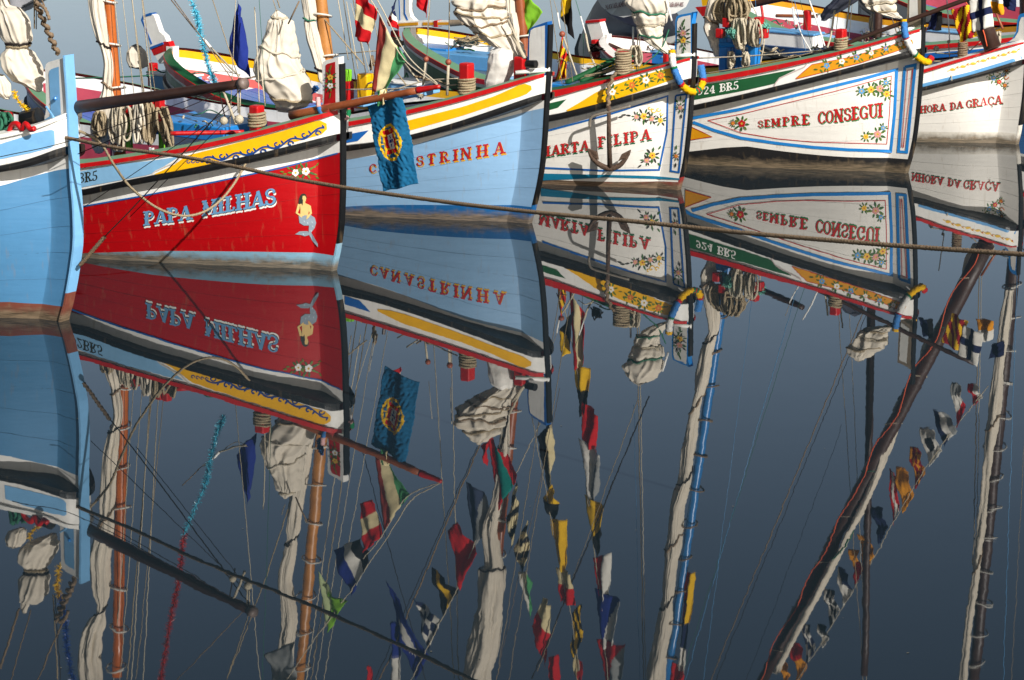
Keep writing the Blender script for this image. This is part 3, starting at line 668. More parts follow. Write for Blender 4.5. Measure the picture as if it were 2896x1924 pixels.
# anchor boat
d = Decal(b4, 'yellow_panel', [YEL], 'b')
d.ribbon([(1602, 312), (1640, 290), (1688, 260), (1773, 228), (1850, 204), (1892, 193), (1908, 192)], [(1606, 316), (1680, 300), (1739, 281), (1800, 262), (1850, 244), (1895, 228), (1911, 222)], 0); d.done(b4.root)
d = Decal(b4, 'green_panel', [DKGREEN], 'b'); d.ribbon([(1530, 298), (1556, 292), (1603, 281)], [(1530, 317), (1555, 311), (1578, 305), (1600, 283)], 0); d.done(b4.root)
d = Decal(b4, 'painted_flowers', FM, 'b')
sprays(d, [(1731, 260, 11, 2), (1788, 241, 10, 7), (1827, 227, 11, 2), (1869, 214, 10, 7)], 6)
for k in range(16):
    t = k / 15; x = 1700 + 200 * t; d.leaf(x, 272 - 66 * t + 7 * math.sin(k * 2.3), -.3 + math.sin(k * 2.3), 13, 4.6, k % 2)
d.done(b4.root)
d = Decal(b4, 'painted_lines', [BLUE, paint((20, 116, 150), .4)], 'h')
d.line([(1535, 374), (1720, 325), (1888, 272), (1886, 373), (1864, 481), (1700, 483), (1535, 475)], 5, 0)
d.ribbon([(1530, 491), (1723, 495), (1850, 498), (1922, 505)], [(1530, 511), (1650, 506), (1723, 502), (1922, 509)], 1, .0048)
d.line([(1911, 271), (1942, 266), (1920, 488), (1897, 484)], 5, 0, close=True); d.done(b4.root)
d = Decal(b4, 'painted_lettering', [paint((186, 36, 36), .4), LETG], 'h')
text(d, 'MARTA', (1524, 446), (1667, 425), 29, 30, 0, (1.4, 5), 1, fat=.95); text(d, 'FILIPA', (1690, 418), (1846, 394), 30, 32, 0, (1.4, 5), 1, fat=.95); d.done(b4.root)
d = Decal(b4, 'painted_flowers', FM, 'h')
sprays(d, [(1800, 331, 7, 4), (1821, 329, 10, 3), (1843, 336, 8, 4), (1868, 341, 8, 3), (1845, 440, 10, 3), (1829, 454, 8, 4), (1924, 305, 7, 4), (1912, 442, 6, 7)], 6, 1.1, 1)
for x, y, a in ((1785, 328, 3.3), (1772, 325, 3.1), (1763, 330, 3), (1815, 466, 2.5), (1862, 424, -1), (1860, 460, .9), (1924, 285, -1.5), (1926, 322, 1.5), (1912, 425, -1.5), (1911, 460, 1.6), (1918, 292, -2.2), (1930, 292, -.9)): d.leaf(x, y, a, 15, 5, 9 if a > 1 else 0)
for x, y, r in ((1848, 312, 9), (1862, 310, 7), (1870, 322, 6), (1838, 306, 6)): curl(d, x, y, r, 3, 1, 2.2)
d.done(b4.root)
d = Decal(b4, 'painted_flowers', FM, plane=.039); sprays(d, [(1932, 94, 9, 4), (1932, 114, 9, 3)], 6, 1.2, 1)
for y, a in ((72, -1.6), (66, -1.2), (78, -2), (134, 1.5), (144, 1.7), (132, .9)): d.leaf(1932, y, a, 14, 5, 0)
d.done(b4.root)
# rose boat
d = Decal(b5, 'mustard_panel', [MUST, PR], 'b')
T = [(2250, 223), (2275, 201), (2296, 183), (2400, 163), (2520, 129), (2568, 111), (2580, 114)]; Bo = [(2252, 224), (2340, 202), (2435, 178), (2530, 147), (2570, 133), (2583, 122)]
d.ribbon(T, Bo, 0); d.line(T, 1.6, 1); d.line(Bo, 1.6, 1); d.done(b5.root)
d = Decal(b5, 'green_panel', [DKGREEN], 'b'); d.ribbon([(1930, 249), (1962, 244), (2103, 223), (2248, 196)], [(1930, 289), (1962, 283), (2103, 257), (2191, 237), (2214, 215), (2249, 198)], 0); d.done(b5.root)
d = Decal(b5, 'raised_moulding', [paint((196, 180, 176), .4)], 'b'); d.line([(2188, 250), (2193, 236), (2205, 221), (2240, 205), (2275, 190), (2290, 172)], 3, 0, .009); d.done(b5.root)
d = Decal(b5, 'registration_number', [PW], 'b'); text(d, '924 BR5', (1973, 271), (2090, 252), 23, 23, 0, ws=.95); d.done(b5.root)
d = Decal(b5, 'painted_flowers', FM, 'b')
sprays(d, [(2338, 186, 9, 5), (2381, 174, 9, 2), (2422, 162, 9, 5), (2464, 150, 8, 2), (2506, 137, 8, 5), (2546, 125, 7, 2)], 5)
for k in range(14):
    x = 2300 + 19 * k; d.leaf(x, 197 - .285 * (x - 2300) + 5 * math.sin(k * 2), math.sin(k * 2.1), 14, 5, k % 2)
d.done(b5.root)
d = Decal(b5, 'painted_lines', [BRBLUE, PR, MUST], 'h')
d.line([(1935, 346), (1960, 334), (2096, 309), (2200, 282), (2435, 225), (2536, 197), (2530, 320), (2519, 428), (2400, 424), (2299, 417), (2200, 406), (2096, 391), (2020, 369), (1960, 346)], 8.5, 0)
d.line([(2002, 341), (2096, 323), (2360, 259), (2521, 215), (2516, 320), (2508, 408), (2299, 402), (2200, 393), (2096, 376), (2002, 341)], 1.9, 1)
d.line([(2559, 190), (2589, 184), (2564, 431), (2541, 429)], 8, 0, close=True)
d.line([(2567, 199), (2581, 197), (2555, 418), (2550, 417)], 1.6, 1, close=True)
d.poly([(1940, 352), (2014, 387), (1940, 398)], 2); d.line([(1940, 352), (2014, 387), (1940, 398)], 1.6, 1); d.done(b5.root)
d = Decal(b5, 'painted_lettering', [paint((190, 26, 32), .4), paint((44, 128, 72), .4)], 'h')
text(d, 'SEMPRE', (2143, 361), (2295, 352), 20, 32, 0, (2.4, 3), 1, fat=.95); text(d, 'CONSEGUI', (2312, 352), (2496, 331), 36, 41, 0, (2.4, 3), 1, fat=.95); d.done(b5.root)
d = Decal(b5, 'painted_flowers', FM, 'h')
sprays(d, [(2073, 349, 6, 7), (2098, 350, 11, 6), (2437, 258, 9, 5), (2464, 254, 11, 3), (2489, 251, 11, 4), (2506, 234, 8, 5), (2508, 266, 10, 3), (2449, 387, 8, 3), (2482, 380, 11, 4), (2498, 362, 7, 5)], 6)
d.done(b5.root)
# scrollwork boat
d = Decal(b6, 'blue_band', [PB], 'b'); d.line([(2608, 242), (2740, 209), (2840, 179), (2890, 163)], 9, 0); d.done(b6.root)
d = Decal(b6, 'painted_scroll', [PY, PR, PB], 'b')
for k in range(7):
    x = 2692 + 29 * k; y = 196 - .29 * (x - 2692)
    d.line([(x - 12, y + 6), (x, y), (x + 8, y + 3), (x + 14, y - 6), (x + 20, y - 9)], 2, 0); d.disc(x + 2, y + 1, 7, 0, 8, 4); d.disc(x + 16, y - 5, 2, 1, 5)
d.done(b6.root)
d = Decal(b6, 'painted_lettering', [paint((186, 40, 42), .4), LETG], 'h')
text(d, 'NHORA', (2583, 322), (2674, 313), 20, 22, 0, (1.6, 2.4), 1, fat=.8); text(d, 'DA', (2686, 312), (2723, 305), 21, 21, 0, (1.6, 2.4), 1, fat=.8); text(d, 'GRAÇA', (2731, 306), (2834, 294), 23, 27, 0, (1.6, 2.4), 1, fat=.8); d.done(b6.root)
d = Decal(b6, 'painted_flowers', FM, 'h')
sprays(d, [(2810, 221, 8, 5), (2796, 211, 6, 8), (2826, 232, 7, 6), (2842, 242, 6, 7), (2847, 200, 6, 8), (2836, 212, 6, 5)], 5)
curl(d, 2845, 218, 8, 7, 1, 2.4); curl(d, 2822, 203, 8, 8, -1, 2.4); d.done(b6.root)

# ------------------------------------------------------------------ masts, spars, bitts, stern gear (parts of the boats)
def rod(bt, name, A, Bp, r0, r1, mat, parent=None, sides=14, n=12):
    m = MB(); P = [A.lerp(Bp, i / n) for i in range(n + 1)]; m.tube(P, [r0 + (r1 - r0) * i / n for i in range(n + 1)], sides)
    return m.build(name, mat, parent or bt.root, True)
def hoops(bt, mast_a, mast_b, px_list, r, mat):
    pass
def mast(bt, top, base, rpx, mat, hoopmat=WHITE, hoop=(), b=0.0):
    """top: point read in the reflection; base: point read directly"""
    T = bt.R(top[0], top[1], b); Q = bt.D(base[0], base[1], b); d = (T - Q); A = Q + d * ((.35 - Q.z) / d.z)
    r = rpx * mpp(Q); o = rod(bt, 'mast', A, T, r, r * .8, mat)
    for k, (y, dx) in enumerate(hoop):
        t = (y - A.z) / (T.z - A.z); c = A.lerp(T, t); m = MB(); rr = r * (1.3 + .15 * (k % 3)); x = Vector((1, 0, 0)); yv = Vector((0, 1, 0))
        m.tube([c + x * (dx * r) + (x * math.cos(a) + yv * math.sin(a)) * rr + Vector((0, 0, .25 * rr * math.cos(a + k))) for a in [i * 6.2832 / 18 for i in range(19)]], .009, 5, cap=False)
        m.build('mast_hoop', hoopmat, o, True)
    return A, T, r
def post(bt, px, yt, yb, wd=.094, off=.08, b=None, wraps=4, mat=RED, rope=ROPE, wy=.45, part='bitt_post'):
    bb = b if b is not None else .3
    if b is None:
        for _ in range(5): al = bt.loc(bt.D(px, yb, bb))[0]; bb = max(.05, bt.bg(max(0, al)) - off)
    al, _, zb = bt.loc(bt.D(px, yb, bb)); zt = bt.loc(bt.D(px, yt, bb))[2]; h = wd / 2
    m = MB(); bt.box(m, al - h, al + h, bb - h, bb + h, zb - .18, zt, lean=0); o = m.build(part, mat, bt.root); bevel(o, .016, 3)
    if wraps:
        m = MB(); zz = zb + (zt - zb) * wy; P = []; n = wraps * 16
        for i in range(n + 1):
            a = i * 6.2832 / 16; rr = h * 1.38 * (1 + .03 * math.sin(i * 1.7)) ; P.append(bt.pt(al + rr * math.cos(a), bb + rr * math.sin(a), zz + (i / n - .5) * wraps * .0225 + .002 * math.sin(i * .9)))
        m.tube(P, .0105, 6, strands=3, pitch=.012); m.build('rope_turns', rope, o, True)
    return al, bb, zt
hz = [(.9 + .36 * i, .25 * math.sin(i * 2.1)) for i in range(16)]
HM_ = paint((214, 210, 200), .5)
mast(b2, (331, 1914), (306, 0), 19, VARN, HM_, hz)
mast(b3, (847, 1924), (907, 0), 19, PINE, HM_, hz)
mast(b4, (1374, 1924), (1470, 0), 16, BRWOOD, HM_, hz)
mast(b5, (1888, 1924), (2062, 60), 15, paint((44, 116, 178), .3), ROPEG, hz)
mast(b6, (2446, 1912), (2478, 200), 13, DKWOOD, ROPEG, ())
mast(b7, (2754, 1924), (2905, 60), 21, DKWOOD, HM_, hz)
# bowsprits and booms
o = rod(b1, 'bowsprit', b1.D(200, 306, -.06), b1.D(688, 237, 0), .048, .033, DKWOOD)
m = MB(); p = b1.D(689, 237, 0); q = b1.D(680, 238, 0); m.tube([q, p + (p - q) * .6], [.043, .04], 14); m.build('end_cap', paint((120, 104, 96), .5), o, True)
o = rod(b2, 'bowsprit', b2.D(822, 327, .16), b2.D(1182, 256, .02), .036, .026, BRWOOD)
rod(b2, 'bowsprit_tip', b2.D(1180, 256, .02), b2.D(1243, 245, 0), .028, .016, RED, o)
m = MB(); m.tube([b2.D(905, 311, .12), b2.D(936, 305, .11)], .038, 14); m.build('band', paint((160, 52, 44), .5), o, True)
rod(b5, 'bowsprit', b5.D(2330, 146, .42), b5.D(2790, -22, -.05), .019, .022, DKWOOD)
rod(b5, 'boom', b5.D(2120, 14, -.5), b5.D(2290, -20, -.5), .034, .03, DKWOOD)
rod(b4, 'tiller', b6.D(1672, 103, 0), b6.D(1790, 156, 0), .018, .02, DKWOOD, parent=b4.root)
# slanting yard of the scrollwork boat, wrapped in its sail, seen whole only in the water
yardA, yardB = b6.R(2790, 690, .3), b6.R(2150, 1935, 0)
oy = rod(b6, 'lateen_yard', yardA, yardB, .085, .06, DKWOOD)
for i in range(9):
    c = yardA.lerp(yardB, (i + .7) / 9.5); m = MB(); m.tube([c + Vector((math.cos(a) * .09, math.sin(a) * .09, .03 * math.sin(a))) for a in [k * .5712 for k in range(12)]], .006, 5, cap=False)
    m.build('lashing', ROPEGR if i % 3 == 1 else ROPEW, oy, True)
# posts with rope turns
post(b2, 727, 298, 368, .094, .06, wraps=5); post(b3, 1320, 178, 268, .10, .06, wraps=6, wy=.3); post(b4, 1762, 146, 205, .10, .05, wraps=9, wy=.5)
post(b5, 2378, 82, 138, .085, .05, wraps=5, wy=.3); post(b6, 2722, 118, 162, .06, .05, wraps=8, wy=.45, rope=ROPEG); post(b6, 2800, 118, 148, .055, .06, wraps=0)
post(b4, 433, 178, 232, .085, b=-.3, wraps=3, rope=ROPEGR, wy=.45); post(b5, 1117, 86, 118, .075, b=-.2, wraps=3, wy=.2); post(b6, 1683, 112, 138, .07, b=.1, wraps=4, rope=DKROPE, wy=.2)
post(b7, 2020, 50, 92, .07, b=.2, wraps=4, rope=ROPEG, wy=.3); post(b6, 2283, 29, 58, .07, b=-3.0 + 2.2, wraps=0); post(b5, 1885, 150, 165, .06, b=.1, wraps=0)
post(b3, 982, 196, 232, .07, b=-.1, wraps=0, mat=LIME); post(b3, 984, 228, 262, .085, b=-.1, wraps=0); post(b3, 1035, 208, 250, .12, b=-.1, wraps=0, mat=YEL)
post(b3, 1474, 160, 218, .10, b=.02, wraps=0); post(b1, 20, 316, 350, .08, b=.1, wraps=0)
def rack(bt, uprights, y0, y1, bar_y, mat, pins, b=.05):
    o = None
    for x, hw in uprights:
        A = bt.loc(bt.D(x, y1, b)); Bq = bt.loc(bt.D(x, y0, b)); m = MB(); h = hw * mpp(bt.D(x, y1, b)); bt.box(m, A[0] - h, A[0] + h, b - h, b + h, A[2], Bq[2]); o = m.build('bitt_upright', mat, bt.root); bevel(o, .01)
    x0, x1 = uprights[0][0] - 12, uprights[-1][0] + 12; m = MB(); m.tube([bt.D(x0, bar_y, b + .04), bt.D(x1, bar_y - 4, b + .04)], .028, 8); m.build('pin_rail', RED if mat is LIME else mat, bt.root)
    for px, py in pins:
        m = MB(); q = bt.D(px, py, b + .1); k = 11 * mpp(q)
        A = bt.loc(q); bt.box(m, A[0] - k, A[0] + k, A[1] - k, A[1] + k, A[2] - k * 1.2, A[2] + k * 1.2); bevel(m.build('belaying_pin', RED, bt.root), .006)
rack(b2, [(366, 9), (458, 8)], 300, 425, 322, LIME, [(362, 308), (342, 338), (452, 292), (455, 330), (432, 290)], .1)
rack(b5, [(2049, 13), (2090, 9), (2132, 14)], 105, 206, 128, BRBLUE, [(2038, 94), (2057, 64), (2147, 62), (2160, 95)], .1)
# rudders and tillers standing at the sterns
def board(bt, name, pts, b, th, mat, parent=None):
    P = [bt.loc(bt.D(x, y, b)) for x, y in pts]; N = len(P); V = [bt.pt(p[0], b + th / 2, p[2]) for p in P] + [bt.pt(p[0], b - th / 2, p[2]) for p in P]
    F = [t for t in geometry.tessellate_polygon([[Vector((p[0], p[2], 0)) for p in P]])]; F = F + [tuple(i + N for i in t) for t in F] + [(i, (i + 1) % N, (i + 1) % N + N, i + N) for i in range(N)]
    return mesh(name, V, F, mat, parent or bt.root)
def A0(x, y): return (x / 2.95, y / 2.95)
o = board(b4, 'rudder', [A0(*q) for q in ((1200, 165), (1215, 128), (1275, 110), (1305, 130), (1350, 262), (1392, 300), (1480, 520), (1350, 530), (1276, 395), (1272, 350))], 0, .07, WHITE)
board(b4, 'rudder_trim', [A0(*q) for q in ((1196, 166), (1212, 126), (1272, 106), (1290, 112), (1284, 126), (1224, 140), (1212, 168), (1290, 362), (1280, 372))], 0, .078, BLUE, o)
board(b4, 'rudder_band', [A0(*q) for q in ((1276, 398), (1392, 345), (1425, 345), (1446, 404), (1305, 462))], 0, .08, RED, o)
board(b4, 'rudder_ledge', [A0(*q) for q in ((1270, 392), (1382, 350), (1390, 366), (1276, 412))], 0, .1, BLUE, o)
def B0(x, y): return (1060 + x / 4.9, y / 4.9)
o = board(b5, 'rudder', [B0(*q) for q in ((350, -120), (500, -120), (500, 130), (520, 230), (570, 280), (640, 300), (640, 380), (330, 385), (330, 290), (375, 280))], 0, .06, WHITE)
board(b5, 'rudder_lines', [B0(*q) for q in ((352, -100), (364, -100), (380, 278), (368, 280))], 0, .068, BLUE, o)
board(b5, 'rudder_lines', [B0(*q) for q in ((430, -100), (444, -100), (446, 180), (490, 278), (470, 280), (430, 190))], 0, .068, BLUE, o)
o = board(b5, 'tiller', [B0(*q) for q in ((320, 310), (680, 285), (850, 285), (1060, 285), (1060, 350), (850, 368), (680, 372), (325, 385))], .06, .06, WHITE)
board(b5, 'tiller_inset', [B0(*q) for q in ((340, 322), (625, 305), (625, 345), (345, 362))], .06, .07, MUST, o); board(b5, 'tiller_inset', [B0(*q) for q in ((690, 308), (1060, 306), (1060, 340), (690, 348))], .06, .07, MUST, o)
board(b5, 'tiller_ring', [B0(*q) for q in ((848, 284), (895, 280), (900, 374), (850, 374))], .06, .08, RED, o)
rod(b5, 'tiller_grip', b5.D(1274, 66, .06), b5.D(1312, 64, .06), .035, .03, GREYWOOD, o)
def C0(x, y): return (1540 + x / 4.9, y / 4.9)
o = board(b6, 'rudder', [C0(*q) for q in ((620, 310), (800, 300), (862, 505), (770, 545), (690, 560))], 0, .1, WHITE)
board(b6, 'rudder_cap', [C0(*q) for q in ((608, 282), (805, 266), (808, 298), (612, 318))], 0, .12, RED, o)
board(b7, 'stern_board', [(1970, 20), (2050, 14), (2060, 40), (1990, 46)], .1, .06, RED); board(b7, 'stern_board', [(1985, -20), (2015, -20), (2020, 14), (1990, 17)], .1, .06, YEL)
# locker lids, small deck gear
def slab(bt, name, px, py, b, al, wd, th, mat, parent=None):
    A = bt.loc(bt.D(px, py, b)); m = MB(); bt.box(m, A[0] - al / 2, A[0] + al / 2, b - wd / 2, b + wd / 2, A[2] - th, A[2]); o = m.build(name, mat, parent or bt.root); bevel(o, .008); return o
slab(b2, 'blue_chest', 590, 338, -.2, .8, .55, .12, BRBLUE); slab(b5, 'locker', 1330, 150, .2, .9, .35, .14, PB)
slab(b3, 'cross_beam', 1120, 262, -.3, .15, 1.1, .06, SKYB); slab(b4, 'side_locker', 1620, 235, .3, .35, .3, .1, BRBLUE)
for px, py in ((560, 372), (640, 372)): pass
rod(b2, 'gunwale_oar', b2.D(482, 378, .5), b2.D(690, 374, .1), .018, .018, RED)
rod(b4, 'oar', b4.D(1600, 235, .4), b4.D(1745, 168, .1), .024, .03, DKGREEN); rod(b4, 'oar', b4.D(1640, 232, .35), b4.D(1760, 182, .1), .022, .026, DKGREEN)
rod(b7, 'oar', b7.D(2195, 45, -.2), b7.D(2310, 47, -.2), .02, .02, BRWOOD)
# cleats, chocks on the nearest boat
m = MB(); m.tube(catmull([b1.D(x, y, .28) for x, y in ((24, 384), (32, 356), (48, 350), (62, 366), (72, 350), (86, 366), (98, 364))], 5), .02, 8); m.build('rope_chock', RED, b1.root, True)
m = MB(); m.tube([b1.D(66, 338, .12), b1.D(112, 326, .1)], .06, 8); m.build('fairlead_block', BLACK, b1.root)
m = MB(); m.tube([b1.D(131, 302, .09), b1.D(150, 330, .13), b1.D(156, 340, .12)], .009, 6); m.build('knee_bolt', SKYB, b1.root)
for (bt, x, y) in ((b1, 156, 279),): m = MB(); m.ball(bt.D(x, y, .05), .014); m.build('bolt_head', BRBLUE, bt.root)
m = MB(); m.tube([b3.D(1490, 182, .14), b3.D(1516, 182, .14)], .034, 12); m.build('fairlead_roller', BLACK, b3.root)
for bt, pts, col in ((b4, [(1910, 159, .1), (1966, 155, .0)], PW), (b3, [(1458, 206, .2), (1555, 196, .0)], PW), (b5, [(2562, 84, .12), (2592, 78, .0)], PW), (b5, [(2592, 78, .0), (2618, 72, -.03)], YEL)):
    m = MB(); m.tube([bt.D(*p) for p in pts], .022, 8, strands=2, pitch=.03); m.build('stem_lashing', col, bt.root, True)

# ------------------------------------------------------------------ rigging lines (parts)
def rig(bt, pts, r=.006, mat=ROPE, mode='D', sag=0):
    P = [getattr(bt, p[3] if len(p) > 3 else mode)(p[0], p[1], p[2] if len(p) > 2 else 0) for p in pts]
    if len(P) == 2 and sag: mid = P[0].lerp(P[1], .5); mid.z -= sag; P = [P[0], mid, P[1]]
    m = MB(); m.tube(catmull(P, 8 if len(P) > 2 else 2), r * (.82 if r > .0055 else .7), 5); return m.build('rigging_line', mat, bt.root, True)
SH = lambda x, b=0: (x, 0, b)
for bt, A, Bq, r, mat in (
    (b2, (425, 400, .1), (360, 1924), .007, ROPE), (b2, (418, 400, .12), (372, 1924), .006, ROPEW), (b2, (440, 380, -.1), (405, 1924), .006, ROPEW), (b2, (455, 380, .2), (385, 1924), .005, ROPE), (b2, (395, 400, .15), (340, 1924), .005, ROPEW), (b2, (370, 410, .2), (322, 1924), .005, ROPEW),
    (b2, (650, 360, .3), (736, 1924), .005, ROPEW), (b2, (752, 300, .2), (743, 1924), .003, ROPEGR),
    (b3, (1010, 250, -.2), (867, 1924), .006, ROPEW), (b3, (1040, 240, -.3), (880, 1924), .006, ROPE), (b3, (1060, 230, -.1), (893, 1924), .005, ROPEW), (b3, (1090, 225, .1), (915, 1924), .005, ROPEW),
    (b4, (1205, 215, -.1), (1286, 1924), .006, ROPEW), (b4, (1268, 225, .1), (1297, 1924), .006, ROPEW), (b4, (1590, 238, .4), (1404, 1924), .005, ROPE), (b4, (1620, 232, .5), (1440, 1924), .005, ROPE),
    (b5, (1800, 215, .1), (1820, 1924), .007, ROPE), (b5, (1806, 215, .15), (1826, 1924), .006, ROPEW), (b5, (2280, 150, .1), (1938, 1924), .004, PB), (b5, (2300, 150, .1), (1925, 1924), .003, ROPEGR), (b5, (2150, 160, .2), (1990, 1924), .003, PB),
    (b6, (2360, 130, .1), (2442, 1924), .005, ROPE), (b6, (2400, 120, .1), (2452, 1924), .005, ROPEW), (b6, (2560, 170, .5), (2010, 1924), .007, ROPEG), (b6, (2570, 170, .5), (2024, 1924), .005, DKROPE),
    (b7, (2786, 140, .3), (2752, 1640), .007, ROPE), (b7, (2792, 140, .35), (2760, 1660), .006, ROPEW), (b7, (2900, 100, .2), (2838, 1924), .005, PB), (b7, (2950, 100, .2), (2862, 1924), .004, ROPE)):
    rig(bt, [A + ('D',), (Bq[0], Bq[1], 0, 'R')], r, mat)
rig(b1, [(264, 1490, 0, 'R'), (3, 1878, .0, 'R')], .012, DKROPE) if False else None
for pts, r, mat in (([(55, 1720), (0, 1890)], .012, ROPEG), ([(87, 1725), (31, 1920)], .006, ROPEG), ([(150, 1683), (165, 1924)], .007, ROPE), ([(155, 1683), (172, 1924)], .005, DKROPE), ([(181, 1752), (105, 1924)], .008, ROPEG),
    ([(257, 1247), (699, 1673)], .004, DKROPE), ([(384, 1263), (709, 1673)], .004, DKROPE), ([(705, 1712), (500, 1924)], .005, ROPEG), ([(712, 1715), (640, 1924)], .005, ROPE)):
    rig(b1, [p + (0,) for p in pts], r, mat, 'R')
for bt, pts, r, mat in ((b2, [(814, 1441), (730, 1694), (640, 1924)], .006, ROPE), (b3, [(1357, 1258), (1073, 1924)], .009, ROPEG), (b3, [(1350, 1262), (1060, 1924)], .005, DKROPE), (b3, [(1026, 1279), (1205, 1924)], .005, DKROPE),
    (b4, [(1835, 1121), (1504, 1924)], .008, DKROPE), (b4, [(1804, 1131), (1678, 1478), (1520, 1900)], .005, ROPE), (b4, [(1583, 1100), (1404, 1924)], .004, ROPEG), (b5, [(1793, 1142), (1809, 1924)], .003, PB),
    (b6, [(2110, 1924), (2340, 1320), (2380, 1200)], .003, DKROPE)):
    rig(bt, [p + (0,) for p in pts], r, mat, 'R')
# short lines, tackles and stays near the bows, seen directly
for bt, pts, r, mat in (
    (b2, [(484, 0, 0), (546, 78, 0)], .006, ROPEG), (b2, [(548, 78, 0), (596, 134, 0)], .013, PW), (b2, [(598, 136, 0), (640, 180, .1), (676, 215, .2)], .009, ROPEW), (b2, [(596, 134, 0), (650, 200, .1), (680, 212, .2)], .005, ROPE),
    (b1, [(620, 258, 0), (640, 350, .0)], .006, DKROPE), (b1, [(632, 258, 0), (668, 352, 0)], .012, ROPEW), (b1, [(672, 246, 0), (674, 320, 0)], .009, ROPEW), (b1, [(680, 246, 0), (678, 330, 0)], .006, ROPEW),
    (b1, [(0, 444, .5), (220, 392, .2), (660, 238, 0)], .0045, DKROPE), (b1, [(220, 436, .3), (640, 256, 0)], .0045, DKROPE),
    (b2, [(720, 20, .1), (728, 160, .2), (733, 290, .25)], .006, ROPEW), (b2, [(740, 210, .2), (750, 300, .2)], .007, ROPEW),
    (b2, [(772, 0, 0), (783, 34, 0)], .005, ROPE), (b2, [(846, 4, 0), (815, 68, 0)], .008, ROPEG), (b3, [(956, 0, 0), (985, 170, 0)], .006, ROPEW), (b3, [(980, 5, 0), (1012, 195, .1)], .006, ROPEW), (b3, [(870, 0, 0), (1030, 185, .1)], .008, ROPE),
    (b3, [(992, 10, 0), (1045, 205, .1)], .005, ROPEW), (b3, [(1035, 80, 0), (1055, 205, .1)], .005, ROPEW), (b4, [(945, 154, -.3), (1090, 142, -.3)], .007, ROPE), (b3, [(1215, 0, .1), (1207, 110, .1)], .004, ROPEW), (b3, [(1272, 0, .1), (1270, 110, .1)], .005, ROPEW),
    (b3, [(1204, 170, .1), (1196, 242, .1)], .012, ROPEW), (b3, [(1268, 178, .1), (1264, 270, .1)], .016, ROPEW), (b3, [(978, 254, .1), (1150, 250, .2), (1290, 240, .3)], .008, ROPEW), (b3, [(1090, 262, .2), (1200, 230, .1), (1295, 222, .1)], .007, ROPEW),
    (b3, [(1145, 180, 0), (1185, 232, .1)], .009, ROPEW), (b3, [(1118, 200, 0), (1148, 240, .1)], .008, ROPE), (b3, [(1448, 100, .0), (1484, 165, .05)], .02, ROPEW), (b3, [(1437, 55, 0), (1482, 160, .02)], .013, ROPEW),
    (b4, [(1566, 0, 0), (1577, 36, 0)], .004, ROPE), (b4, [(1577, 36, 0), (1584, 82, 0)], .010, PW), (b4, [(1590, 98, .0), (1602, 130, .1), (1634, 222, .3)], .011, ROPEW), (b4, [(1628, 0, 0), (1642, 48, 0)], .004, ROPEGR), (b4, [(1642, 46, 0), (1656, 96, 0)], .009, PW),
    (b4, [(1656, 96, 0), (1668, 150, .1), (1696, 215, .25)], .012, ROPEW), (b4, [(1650, 96, 0), (1650, 190, .1)], .003, ROPEGR), (b4, [(1570, 230, .3), (1700, 206, .3), (1800, 183, .25)], .010, ROPE), (b4, [(1566, 245, .35), (1680, 212, .3), (1765, 180, .2)], .010, ROPE), (b4, [(1570, 248, .4), (1640, 240, .4), (1790, 200, .3)], .009, ROPEG),
    (b4, [(1892, 84, .0), (1868, 140, .1), (1818, 186, .2)], .008, ROPEGR), (b4, [(1900, 60, 0), (1884, 0, 0)], .012, PW), (b4, [(1791, 76, 0), (1790, 165, .05)], .012, PW),
    (b5, [(2248, 42, 0), (2268, 100, .1), (2298, 152, .2)], .008, PW), (b5, [(2288, 0, 0), (2310, 60, .1), (2332, 130, .2)], .010, PW), (b5, [(2238, 0, 0), (2250, 42, 0)], .004, ROPE), (b5, [(2360, 30, 0), (2350, 100, .1), (2340, 135, .2)], .012, ROPEW), (b5, [(2404, 0, 0), (2393, 82, 0)], .010, ROPEW),
    (b5, [(1975, 165, .3), (2130, 158, .25), (2360, 140, .2)], .008, ROPEW), (b5, [(1990, 209, .3), (2130, 186, .3), (2340, 140, .3)], .008, ROPE), (b5, [(2120, 0, 0), (2160, 95, .1), (2150, 185, .15)], .008, ROPEW),
    (b6, [(2678, 0, 0), (2686, 118, .1)], .008, PW), (b6, [(2682, 120, .1), (2692, 228, .55)], .006, ROPEW), (b6, [(2645, 150, .3), (2700, 152, .3), (2740, 140, .2)], .009, ROPEW), (b6, [(2640, 174, .35), (2680, 172, .3), (2716, 158, .2)], .010, ROPE),
    (b6, [(2800, 0, -.1), (2836, 82, .0)], .016, BRWOOD), (b6, [(2830, 90, .0), (2826, 128, .1)], .012, ROPEW), (b6, [(2740, 146, .2), (2800, 96, 0)], .006, ROPE), (b7, [(2640, 124, .0), (2760, 112, 0), (2850, 106, 0)], .007, ROPEG)):
    rig(bt, pts, r, mat)
for bt, x, y, r in ((b1, 633, 342, .03), (b1, 676, 338, .034), (b3, 1205, 168, .026), (b3, 1268, 176, .028), (b6, 2648, 138, .03), (b6, 2683, 118, .018), (b4, 1590, 97, .03)):
    m = MB(); m.ball(bt.D(x, y, .1), r); o = m.build('tackle_block', ROPEW if bt in (b1, b6) else paint((150, 78, 56), .5), bt.root, True); o.scale = (1, 1, 1)

